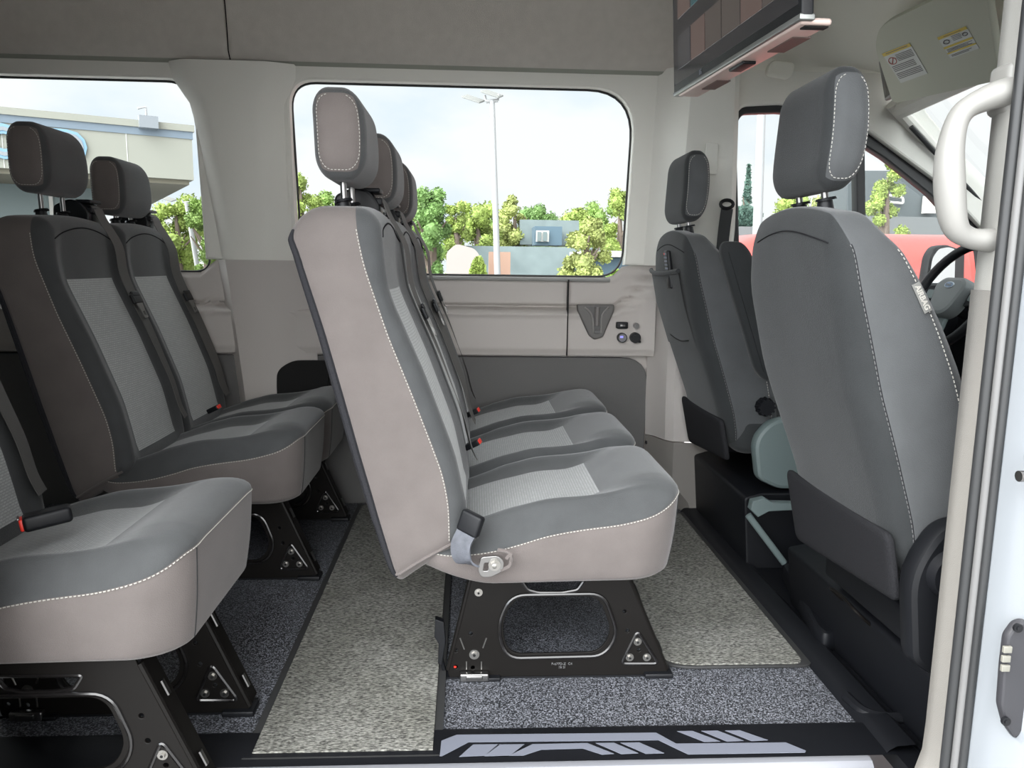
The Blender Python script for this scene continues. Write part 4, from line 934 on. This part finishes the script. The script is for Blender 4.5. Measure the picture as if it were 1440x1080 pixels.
# wall pocket and sockets
pk = thing('wall_pocket', atW(838, 455), 'moulded dark grey cup and phone pocket in the wall below the big window', 'cup holder')
off = .055
def AW(x, y, o_=0): return atY(x, y, 2.80-o_)
q = [AW(x, y) for x, y in ((811, 428), (864, 428), (864, 437), (848, 474), (836, 478), (828, 472), (812, 437))]
v, f = platev(rpoly([(p.x, p.z) for p in q], .008), [], lambda a, b, c: Vector((a, 2.806+c, b)), .02, .006); mb = MB(); mb.add(v, f); mb.build('pocket_shell', pbr('pocket_grey', (.10, .095, .09), .5), pk)
q = [AW(x, y) for x, y in ((820, 431), (856, 431), (848, 443), (844, 468), (834, 468), (830, 443))]
v, f = platev(rpoly([(p.x, p.z) for p in q], .005), [], lambda a, b, c: Vector((a, 2.7955+c, b)), .002); mb = MB(); mb.add(v, f); mb.build('pocket_recess', pbr('pocket_inner', (.05, .048, .046), .4), pk, smooth=False)
for pth in (((822, 432), (832, 443), (835, 468)), ((856, 432), (847, 443), (845, 468))):
    mb = MB(); mb.tube(smooth_path([AW(*p, .006) for p in pth], 4), .0035, 8); mb.build('pocket_rim', pbr('rim_grey', (.22, .21, .2), .35), pk)
mb = MB(); p = AW(840, 467, .006); mb.box((p.x-.011, p.y-.004, p.z-.006), (p.x+.011, p.y+.003, p.z+.006), 0, .002); mb.build('pocket_latch', M['stitch_d'], pk)
mb = MB(); p = AW(840, 448, .006); mb.tube([AW(840, 432, .005), AW(839, 458, .005)], .010, 10); mb.build('pocket_rib', pbr('rib_grey', (.14, .13, .125), .4), pk)
ps_ = []
def base(x, y): return atY(x, y, 2.796)
p = base(875, 457.5); t_ = thing('usb_socket', p, 'small black rectangular socket plate on the wall, right of the pocket', 'socket'); mb = MB(); mb.box((p.x-.021, p.y-.006, p.z-.012), (p.x+.021, p.y+.02, p.z+.012), 0, .004); mb.build('socket_plate', M['blackp'], t_)
mb = MB(); mb.box((p.x-.008, p.y-.008, p.z-.004), (p.x+.010, p.y-.005, p.z+.003), 0, .001); mb.build('socket_tab', M['chrome'], t_)
p = base(895, 458); mb = MB(); mb.cyl(p+Vector((0, .02, 0)), p+Vector((0, -.004, 0)), .0105, 18); mb.cyl(p+Vector((0, -.004, 0)), p+Vector((0, -.006, 0)), .005, 10); props(mb.build('round_fastener', M['chrome']), 'small round metal fastener on the wall above the black power outlet', 'fastener')
p = base(875, 475); t_ = thing('usb_outlet', p, 'round grey outlet with a bluish light on the wall, left of the capped one', 'socket'); mb = MB(); mb.cyl(p+Vector((0, .02, 0)), p+Vector((0, -.005, 0)), .018, 24); mb.build('outlet_ring', M['satin'], t_)
mb = MB(); mb.cyl(p+Vector((0, -.004, 0)), p+Vector((0, -.0062, 0)), .0145, 24); mb.build('outlet_face', pbr('outlet_grey', (.15, .15, .16), .4), t_); mb = MB(); mb.box((p.x-.009, p.y-.0075, p.z), (p.x+.002, p.y-.006, p.z+.007)); mb.build('indicator', pbr('blue_indicator', (.2, .2, .8), .4, emit=(.30, .30, .9), es=.8), t_, smooth=False)
p = base(893.5, 475); t_ = thing('power_outlet', p, 'round black capped power outlet on the wall behind the driver seat', 'socket'); mb = MB(); mb.cyl(p+Vector((0, .02, 0)), p+Vector((0, -.006, 0)), .0195, 24); mb.cyl(p+Vector((0, -.006, 0)), p+Vector((0, -.010, 0)), .011, 20); mb.build('outlet_cap', M['blackp'], t_)
mb = MB(); mb.box((p.x+.010, p.y-.009, p.z-.018), (p.x+.020, p.y+.0, p.z-.010), 0, .002); mb.build('cap_tab', M['satin'], t_)

# ================================================================== DOOR PILLAR (near side)
def vstrip(name, prof, z0, z1, mats, bulge=None, nz_=10, mi=None):
    vs = []; n = len(prof)
    for k in range(nz_+1):
        z = z0+(z1-z0)*k/nz_
        for i, (x, y) in enumerate(prof):
            dx = bulge(z, i) if bulge else 0; vs.append(Vector((x+dx, y, z)))
    fs = [(k*n+i, k*n+i+1, (k+1)*n+i+1, (k+1)*n+i) for k in range(nz_) for i in range(n-1)]
    return struct(obj(name, vs, fs, mats, None, mi, sharp=50))
fb = lambda z, i: -.07*sstep(.16, -.05, z)**1.5*(1 if i < 4 else .0)
XP = .745
vstrip('trim_17', [(XP+.10, 1.145), (XP+.02, 1.135), (XP+.002, 1.12), (XP, 1.10), (XP, 1.068), (XP+.01, 1.062)], .873, 1.75, M['ptr'])
vstrip('trim_18', [(XP+.10, 1.15), (XP+.02, 1.138), (XP-.001, 1.122), (XP-.003, 1.10), (XP-.003, 1.068), (XP+.01, 1.062)], -.25, .873, M['ptl'], fb, 24)
for (x, y, r, m_, nm) in ((XP-.004, 1.058, .0085, 'rubber', 'trim_19'), (XP+.002, 1.044, .007, 'rubber2', 'trim_20'), (XP+.006, 1.034, .006, 'rubber', 'trim_21')):
    mb = MB(); mb.tube([(x, y, -.3+.2*i) for i in range(11)], r, 12); struct(mb.build(nm, M[m_]))
body = vstrip('wall_right', [(XP+.012, 1.04), (XP+.010, 1.025), (XP+.022, 1.0), (XP+.035, .975), (XP+.05, .955), (XP+.09, .945), (XP+1.2, .93)], -.45, 1.75, M['white'])
# striker plate and small hinge on the white body
def ps3(x, y): return atX(x, y, XP+.018)
st_ = thing('door_striker', ps3(1415, 950), 'dark oblong contact plate with three pale squares on the white door frame', 'door fitting')
cc = atY(1416, 950, .988); X0 = cc.x
def SP(x, y):
    a = atY(x, y, .985); return (a.x, a.z)
v, f = platev(rpoly([SP(*p) for p in ((1419, 870), (1432, 866), (1445, 876), (1443, 950), (1432, 1015), (1418, 1032), (1404, 1012), (1397, 985), (1401, 930), (1406, 888))], .006), [], lambda a, b, c: Vector((a, .976+c, b)), .014, .004)
mb = MB(); mb.add(v, f); so = mb.build('contact_plate', pbr('contact_grey', (.028, .028, .032), .5), st_)
for (x, y) in ((1430, 882), (1413, 1013)):
    a = atY(x, y, .966); mb = MB(); mb.cyl(a, a+Vector((0, -.004, 0)), .0065, 16); mb.cyl(a+Vector((0, -.004, 0)), a+Vector((0, -.0055, 0)), .0035, 6); mb.build('screw', M['blackp'], so)
for (x, y) in ((1416, 913), (1414, 926), (1413, 939)):
    a = atY(x, y, .966); mb = MB(); mb.box((a.x-.006, a.y-.003, a.z-.0048), (a.x+.006, a.y+.002, a.z+.0048), 0, .001); mb.build('contact_pad', pbr('pad_pale', (.22, .215, .185), .4, metal=.3), so)
hg = thing('door_bolt', atY(1437, 662, .98), 'small black bracket with a steel pin at the right edge of the white door frame', 'door fitting')
v, f = platev(rpoly([SP(*p) for p in ((1433, 634), (1446, 630), (1448, 694), (1435, 690))], .006), [], lambda a, b, c: Vector((a, .972+c, b)), .012, .003); mb = MB(); mb.add(v, f); mb.build('bolt_plate', M['blackp'], hg)
a = atY(1436, 668, .966); mb = MB(); mb.cyl(a+Vector((-.008, -.006, 0)), a+Vector((.016, -.006, 0)), .0075, 14); mb.build('pin', M['chrome'], hg)
# grab handle on the pillar
gh = thing('grab_handle', atY(1395, 240, 1.1), 'ivory C-shaped grab handle on the door pillar beside the passenger seat', 'grab handle')
path = smooth_path([atY(x, y, 1.09) for x, y in ((1425, 128), (1388, 138), (1352, 160), (1337, 205), (1335, 260), (1342, 315), (1362, 334), (1395, 338), (1425, 338))], 6)
mb = MB(); mb.tube(path, [.0165+.006*math.cos(i/(len(path)-1)*2*PI)**2 for i in range(len(path))], 16, sq=(1.0, .9, (0, 1, 0))); mb.build('handle_grip', M['ivory'], gh)
for y_ in (128, 338):
    mb = MB(); a = atY(1410, y_, 1.11); mb.box((a.x-.012, a.y-.03, a.z-.035), (a.x+.02, a.y+.02, a.z+.035), 0, .01); mb.build('handle_mount', M['ivory'], gh)

# ================================================================== OUTSIDE
GZ = -.70
mb = MB(); mb.box((-140, -60, GZ-.2), (140, 160, GZ)); g = mb.build('ground', M['asphalt'], smooth=False); struct(g)
def tree(px, base_py, top_py, D, wpx, mat, label, cone=False, leaves=1500, dens=1.0, group='trees beyond the parking lot'):
    p = atY(px, 372, D); zt_ = atY(px, top_py, D).z; wid = wpx*D/F/2; x = p.x
    root = thing('pine_tree' if cone else 'leafy_tree', (x, D, GZ), label, 'tree', group)
    mb = MB(); mb.tube([(x, D, GZ), (x+.1, D, GZ+(zt_-GZ)*.5), (x, D, zt_-.6)], [.22, .14, .04], 8)
    rn = random.Random(int(px*7+D))
    for k in range(5):
        a = rn.uniform(0, 2*PI); h = rn.uniform(.3, .6); b = Vector((x, D, GZ+(zt_-GZ)*h)); mb.tube([b, b+Vector((math.cos(a)*wid*.6, math.sin(a)*wid*.6, (zt_-GZ)*.2))], [.08, .02], 6)
    mb.build('trunk', M['trunk'], root)
    blobs = []
    zb = GZ+(zt_-GZ)*(.10 if cone else .22); 
    if not cone:
        for k in range(26):
            h = rn.uniform(0, 1); rr = wid*(.55+.45*math.sin(min(1, h*1.15)*PI))*rn.uniform(.2, .85); a = rn.uniform(0, 2*PI); s = wid*rn.uniform(.20, .36)
            blobs.append((Vector((x+math.cos(a)*rr, D+math.sin(a)*rr, zb+(zt_-zb-s)*h)), s))
    vs = []; fs = []
    for k in range(int(leaves)):
        if cone:
            h = rn.random()**1.3; a = rn.uniform(0, 2*PI); rr = wid*(1-h)*(.55+.45*rn.random()); c = Vector((x+math.cos(a)*rr, D+math.sin(a)*rr, zb+(zt_-zb)*h-.12*rr)); s = .10+.02*wid
        else:
            b, s_ = rn.choice(blobs); d = Vector((rn.gauss(0, 1), rn.gauss(0, 1), rn.gauss(0, 1))).normalized(); c = b+d*s_*(.75+.4*rn.random()); s = .024*wid+.030
        n1 = Vector((rn.gauss(0, 1), rn.gauss(0, 1), rn.gauss(0, 1))).normalized(); n2 = n1.cross(Vector((rn.gauss(0, 1), rn.gauss(0, 1), 1))).normalized(); n3 = n1.cross(n2)
        i = len(vs); s *= rn.uniform(.7, 1.4); vs += [c-n2*s, c+n3*s*.6, c+n2*s, c-n3*s*.6+n1*s*.3]; fs.append((i, i+1, i+2, i+3))
    o = obj('foliage', vs, fs, mat, root, smooth=False); o['kind'] = 'stuff'
    if not cone:
        mb = MB()
        for b, s_ in blobs:
            pts = []; 
            RBB = rbox(s_*.8, s_*.8, s_*.8, s_*.79, s_*.79, s_*.79); V, Fc = boxgrid([-1, -.5, 0, .5, 1], [-1, -.5, 0, .5, 1], [-1, -.5, 0, .5, 1], lambda u, v, w: b+RBB(u, v, w)*rn.uniform(.85, 1.1)); mb.add(V, Fc)
        mb.build('inner_foliage', mat, root, smooth=False)
T = [
 (425, 372, 243, 34, 70, 1, 'yellow-green tree seen between the pillar and the near headrest'),
 (470, 372, 262, 38, 90, 0, 'green tree hidden mostly behind the near headrest'),
 (566, 372, 250, 33, 70, 0, 'tree directly behind the second headrest of the middle bench'),
 (604, 372, 262, 26, 80, 2, 'deep green tree at the left end of the big window beside the headrests'),
 (640, 372, 283, 30, 50, 1, 'small open tree between the deep green tree and the lamp post'),
 (670, 372, 274, 33, 76, 1, 'broad pale tree just left of the lamp post'),
 (722, 372, 272, 36, 66, 3, 'yellow-tinged tree just right of the lamp post'),
 (762, 372, 284, 44, 70, 2, 'distant tree above the slate roof house'),
 (805, 372, 290, 40, 80, 1, 'pale round tree right of the slate roof house'),
 (822, 380, 302, 24, 76, 3, 'nearer yellow-green tree in front of the white roofed building'),
 (868, 372, 258, 33, 60, 1, 'tall tree at the right edge of the big window'),
 (250, 372, 270, 36, 80, 1, 'bright green tree under the canopy, left of the thin lamp post'),
 (290, 372, 272, 32, 60, 0, 'green tree behind the window pillar, right of the thin lamp post'),
 (585, 372, 285, 46, 80, 0, 'low distant tree behind the third headrest'),
 (700, 372, 292, 50, 70, 0, 'distant dark green tree exactly behind the lamp post'),
 (742, 372, 288, 52, 70, 2, 'distant green tree left of the slate roof house'),
 (845, 372, 280, 50, 70, 0, 'distant green tree left of the tall tree at the window edge'),
 (1110, 372, 254, 44, 70, 1, 'green tree behind the passenger headrest'),
 (1170, 372, 236, 34, 90, 3, 'pale green tree between the headrest and the window bar'),
 (1238, 372, 224, 26, 62, 1, 'pale green tree right of the black window bar'),
 (1262, 372, 232, 42, 80, 0, 'green tree behind the dark roofed building'),
]
for px, b, t, D, w, m_, lab in T: tree(px, b, t, D, w, leafm[m_], lab, leaves=5200)
tree(1045, 372, 232, 36, 40, leafm[4], 'slim blue-green spruce seen through the driver window', cone=True, leaves=1600)
def bush(px, py, D, w, mat, label, zb=None):
    c = atY(px, py, D); x = c.x; rn = random.Random(px); wid = w*D/F/2; zb = GZ if zb is None else zb; hh = (c.z-zb)/2; vs = []; fs = []
    for k in range(3200):
        d = Vector((rn.gauss(0, 1), rn.gauss(0, 1), rn.gauss(0, 1))).normalized(); cc_ = Vector((x+d.x*wid*rn.uniform(.8, 1), D+d.y*wid*.5, zb+hh+d.z*hh*rn.uniform(.85, 1)))
        n1 = Vector((rn.gauss(0, 1), rn.gauss(0, 1), rn.gauss(0, 1))).normalized(); n2 = n1.orthogonal().normalized(); n3 = n1.cross(n2); s = .09; i = len(vs); vs += [cc_-n2*s, cc_+n3*s*.6, cc_+n2*s, cc_-n3*s*.6]; fs.append((i, i+1, i+2, i+3))
    o = obj('bush', vs, fs, mat, smooth=False); props(o, label, 'bush')
bush(1048, 290, 31, 50, leafm[4], 'rounded grey-green bush below the spruce', atY(1048, 318, 31).z)
bush(672, 362, 16, 26, leafm[1], 'small green shrub just left of the lamp post foot')
bush(868, 380, 20, 40, leafm[0], 'low green bush at the lower right corner of the big window')
# raised lawn / ground bank under the bushes in the driver window
# lamp posts
def lamp_post(px, top_py, D, r, heads, label, lean=0, group='white lamp posts'):
    t = atY(px, top_py, D); root = thing('lamp_post', (t.x, D, GZ), label, 'lamp post', group)
    bx = t.x+lean; mb = MB(); mb.tube([(bx, D, GZ), (t.x, D, t.z)], [r, r*.75], 14); mb.build('post', M['pole'], root)
    mb = MB(); mb.tube([(t.x-.13, D, t.z-.03), (t.x+.13, D, t.z+.0)], .04, 8); mb.tube([(t.x-.13, D, t.z-.03), (t.x-.17, D, t.z+.10)], .03, 8); mb.tube([(t.x+.13, D, t.z), (t.x+.15, D, t.z+.14)], .025, 8); mb.build('cross_arm', M['pole'], root)
    for dx_, dz in heads:
        mb = MB(); c = Vector((t.x+dx_, D, t.z+dz)); mb.box((-.20, -.15, -.02), (.20, .15, .02), 0, .012, X=lambda q: c+Vector((q.x+.4*q.y, q.y, q.z-.30*q.x+.35*q.y))); mb.build('lamp_head', pbr('lamp_grey', (.17, .17, .16), .5), root)
lamp_post(692, 141, 18, .08, ((-.42, .02), (.0, .14)), 'tall white parking lot lamp post in the big window with two flat lamp heads', lean=.22)
lamp_post(262, 284, 34, .12, ((-.7, .1),), 'thin distant white lamp post in the rear side window below the canopy', lean=.5)
lamp_post(1072, 120, 16, .11, ((-.5, .2),), 'white lamp post seen through the driver window beside the spruce', lean=.15)
# dealership canopy with sign
L_ = Vector((-16.2, 17.2, 0)); R_ = Vector((-7.55, 21.8, 0)); ax = (R_-L_).normalized(); nn = Vector((ax.y, -ax.x, 0)); LEN = (R_-L_).length
cb_ = thing('showroom_canopy', (L_.x, L_.y, GZ), 'cream showroom building with a blue-grey band, wide canopy and outlined letter sign', 'building')
def BF(a, d, z): return L_+ax*a-nn*d+Vector((0, 0, z))
def bbox(a0, a1, d0, d1, z0, z1): mb = MB(); mb.box((a0, d0, z0), (a1, d1, z1), X=lambda q: BF(q.x, q.y, q.z)); return mb
zb_, zt2 = 3.05, 4.47
bbox(-6, LEN, 0, 9, zb_, zt2-.30).build('fascia', M['stucco'], cb_, smooth=False)
bbox(-6, LEN+.02, -.03, 9, zt2-.36, zt2-.17).build('colour_band', M['bluegrey'], cb_, smooth=False)
bbox(-6, LEN+.06, -.08, 9, zt2-.17, zt2).build('coping', M['stucco'], cb_, smooth=False)
bbox(-6, LEN-.1, .15, 9, zb_-.12, zb_).build('soffit', pbr('soffit_brown', (.13, .12, .09), .8), cb_, smooth=False)
bbox(-6, LEN-2.2, 3.2, 9, GZ, zb_-.1).build('glass_front', M['dk'], cb_, smooth=False)
for k in range(5): bbox(-4+2.6*k, -3.9+2.6*k, 3.1, 3.2, GZ, zb_-.1).build('mullion', M['wallw'], cb_, smooth=False)
for a in (LEN-1.6, LEN-4.3, LEN-7): bbox(a, a+.02, -.012, 0, zb_, zt2-.36).build('panel_joint', pbr('joint', (.45, .45, .42), .8), cb_, smooth=False)
for d_, m_, th in ((.045, 'signblue', .05), (0.0, 'white', .07)):
    v, f = textv('FORD', .98, lambda a, b, c: BF(7.27+a*1.0, -.02-th/2-c-.01, 3.63+b), thick=th/2, align='RIGHT', bold=d_*1.6)
    mb = MB(); mb.add(v, f); mb.build('sign_lettering', M[m_], cb_, smooth=False)
bbox(8.5, 8.95, -.35, -.05, 4.26, 4.56).build('flood_light', M['white'], cb_, smooth=False)
mb = MB(); mb.tube([BF(8.7, -.1, 4.5), BF(8.7, -.1, 4.80), BF(8.5, -.1, 4.75)], .03, 6); mb.build('bracket_arm', M['pole'], cb_)
# slate roof house
def bxp(root, name, x0, y0, x1, y1, D, dep, mat, slope=0):
    a = atY(x0, y0, D); b = atY(x1, y1, D); mb = MB(); mb.box((a.x, D, min(a.z, b.z)), (b.x, D+dep, max(a.z, b.z)), X=(lambda q: Vector((q.x, q.y+slope*(q.z-min(a.z, b.z)), q.z))) if slope else None); return mb.build(name, mat, root, smooth=False)
hs = thing('slate_roof_house', (atY(790, 372, 34).x, 34, GZ), 'blue-grey house with a white framed dormer window beyond the lot', 'building')
bxp(hs, 'upper_roof', 732, 308, 815, 345, 35, 3, M['roofg'], .35); bxp(hs, 'lower_roof', 655, 345, 845, 388, 30, 3, M['roofg'], .5); bxp(hs, 'dormer', 752, 318, 790, 345, 33.6, 2, M['wallb'])
q = atY(780, 335, 33); bxp(hs, 'dormer_window', 754, 324, 772, 340, 33.4, .1, M['wallw']); 
for k in range(2): bxp(hs, 'window_pane', 756+8*k, 326, 761+8*k, 339, 33.3, .1, M['dk'])
bxp(hs, 'house_wall', 650, 388, 850, 420, 31, 3, M['wallw'])
ws_ = thing('white_store', (atY(860, 372, 26).x, 26, GZ), 'low blue-grey building with a white roof at the lower right of the big window', 'building')
bxp(ws_, 'store_roof', 822, 352, 905, 362, 25.6, 4, M['wallw'], 0); bxp(ws_, 'store_wall', 828, 362, 900, 430, 26, 4, M['wallb'])
gs = thing('garden_wall', (atY(640, 372, 22).x, 22, GZ), 'pale pinkish wall at the lower left of the big window', 'wall')
v, f = platev(rpoly([(lambda p: (p.x, p.z))(atY(x, y, 22)) for x, y in ((628, 355), (642, 343), (668, 350), (676, 362), (676, 430), (628, 430))], .12), [], lambda a, b, c: Vector((a, 22+c, b)), .4); mb = MB(); mb.add(v, f); mb.build('wall_face', pbr('pale_wall', (.27, .235, .215), .8), gs, smooth=False)
bw = thing('brick_gable', (atY(704, 372, 23).x, 23, GZ), 'small brick coloured wall behind the lamp post foot', 'wall')
bxp(bw, 'wall_face', 688, 354, 717, 430, 23, 1, M['wallbr'])
# dark roofed building with sign in driver window
dh = thing('dark_roof_building', (atY(1290, 372, 30).x, 30, GZ), 'dark grey building with a pale outlined sign seen through the driver quarter window', 'building')
v, f = platev([(lambda p: (p.x, p.z))(atY(x, y, 30)) for x, y in ((1190, 262), (1215, 240), (1275, 240), (1345, 290), (1345, 420), (1190, 420))], [], lambda a, b, c: Vector((a, 31+c, b)), 2); mb = MB(); mb.add(v, f); mb.build('roof', pbr('slate_dark', (.055, .065, .068), .8), dh, smooth=False)
q = rpoly([(lambda p: (p.x, p.z))(atY(x, y, 29.8)) for x, y in ((1246, 274), (1270, 278), (1270, 286), (1246, 284))], .08); mb = MB(); mb.tube([Vector((p.x, 29.8, p.y)) for p in q], .05, 6, closed=True); mb.build('sign_outline', M['wallw'], dh)
bxp(dh, 'white_window', 1304, 275, 1316, 300, 29.6, .3, M['wallw'])
bxp(dh, 'roadside_wall', 1015, 318, 1178, 420, 29.7, 2.6, pbr('road_pale', (.12, .12, .12), .8)); bxp(dh, 'roadside_wall', 1180, 303, 1400, 420, 29.2, .5, pbr('road_grey', (.10, .105, .105), .8))
# red vehicle close to the driver's side
rc_ = thing('red_car', (2.9, 5.2, GZ), 'bright red pickup truck parked beyond the driver window', 'vehicle')
RR = rbox(3.7, .95, .62, .35, .25, .25)
V, Fc = boxgrid(axis(3.7, .35, 6, 4), axis(.95, .25, 4, 4), axis(.62, .25, 3, 4), lambda u, v, w: RR(u, v, w)*1+Vector((5.2, 5.4, .50))+Vector((0, -.06*math.sin(w*3), 0)))
obj('car_body', V, Fc, M['redcar'], rc_, sharp=80)
mb = MB(); mb.tube([(1.5+.2*i, 4.44, .86) for i in range(28)], .02, 6); mb.build('body_crease', M['redcar'], rc_)
RR2 = rbox(1.3, .8, .3, .3, .2, .2); V, Fc = boxgrid(axis(1.3, .3, 3, 3), axis(.8, .2, 3, 3), axis(.3, .2, 2, 3), lambda u, v, w: RR2(u, v, w)+Vector((8.0, 5.45, 1.15))); obj('car_cab', V, Fc, M['dk'], rc_)
for x in (2.6, 6.0):
    mb = MB(); mb.cyl((x, 4.42, GZ+.36), (x, 4.75, GZ+.36), .36, 28); mb.build('wheel', M['rubber'], rc_)

# ================================================================== LIGHT
SKY_B = 8.0   # unseen sky on the rear door side boosted, an added fill for the cabin
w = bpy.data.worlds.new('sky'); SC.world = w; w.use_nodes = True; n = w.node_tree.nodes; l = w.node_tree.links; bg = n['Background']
tc = n.new('ShaderNodeTexCoord'); mp = n.new('ShaderNodeMapping'); mp.inputs['Scale'].default_value = (1, 1, 2.2); mp.inputs['Location'].default_value = (.35, .1, 0)
t = n.new('ShaderNodeTexNoise'); t.inputs['Scale'].default_value = 2.6; t.inputs['Detail'].default_value = 7; t.inputs['Roughness'].default_value = .5
r = n.new('ShaderNodeValToRGB'); r.color_ramp.elements[0].position = .34; r.color_ramp.elements[1].position = .50
r.color_ramp.elements[0].color = (.68, .78, .87, 1); r.color_ramp.elements[1].color = (.90, .905, .905, 1)
l.new(tc.outputs['Generated'], mp.inputs[0]); l.new(mp.outputs[0], t.inputs['Vector']); l.new(t.outputs['Fac'], r.inputs['Fac']); l.new(r.outputs['Color'], bg.inputs['Color'])
sp = n.new('ShaderNodeSeparateXYZ'); l.new(tc.outputs['Generated'], sp.inputs[0])
def mrange(src, a, b, c, d):
    mr = n.new('ShaderNodeMapRange'); mr.interpolation_type = 'SMOOTHSTEP'
    for k_, v_ in zip(('From Min', 'From Max', 'To Min', 'To Max'), (a, b, c, d)): mr.inputs[k_].default_value = v_
    l.new(src, mr.inputs['Value']); return mr.outputs[0]
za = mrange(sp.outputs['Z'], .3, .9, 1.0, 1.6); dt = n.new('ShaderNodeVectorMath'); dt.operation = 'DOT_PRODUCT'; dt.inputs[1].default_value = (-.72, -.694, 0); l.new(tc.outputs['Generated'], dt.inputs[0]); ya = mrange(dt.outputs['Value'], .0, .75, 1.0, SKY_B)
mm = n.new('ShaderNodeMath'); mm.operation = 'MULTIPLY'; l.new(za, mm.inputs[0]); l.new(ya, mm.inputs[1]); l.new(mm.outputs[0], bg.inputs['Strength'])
sun = bpy.data.lights.new('sun', 'SUN'); sun.energy = 3.5; sun.angle = math.radians(3); sun.color = (1, .96, .9); so_ = bpy.data.objects.new('sun', sun); COL.objects.link(so_)
sd = Vector((-.72, -.12, .72)).normalized(); so_.rotation_euler = sd.to_track_quat('Z', 'Y').to_euler(); so_.location = (5, -5, 10)

vs_ = SC.view_settings; vs_.view_transform = 'Standard'; vs_.look = 'None'; vs_.exposure = 0.25; vs_.gamma = 1; vs_.use_curve_mapping = False
SC.cycles.max_bounces = 8; SC.cycles.transparent_max_bounces = 12; SC.cycles.use_denoising = True; SC.cycles.sample_clamp_indirect = 6
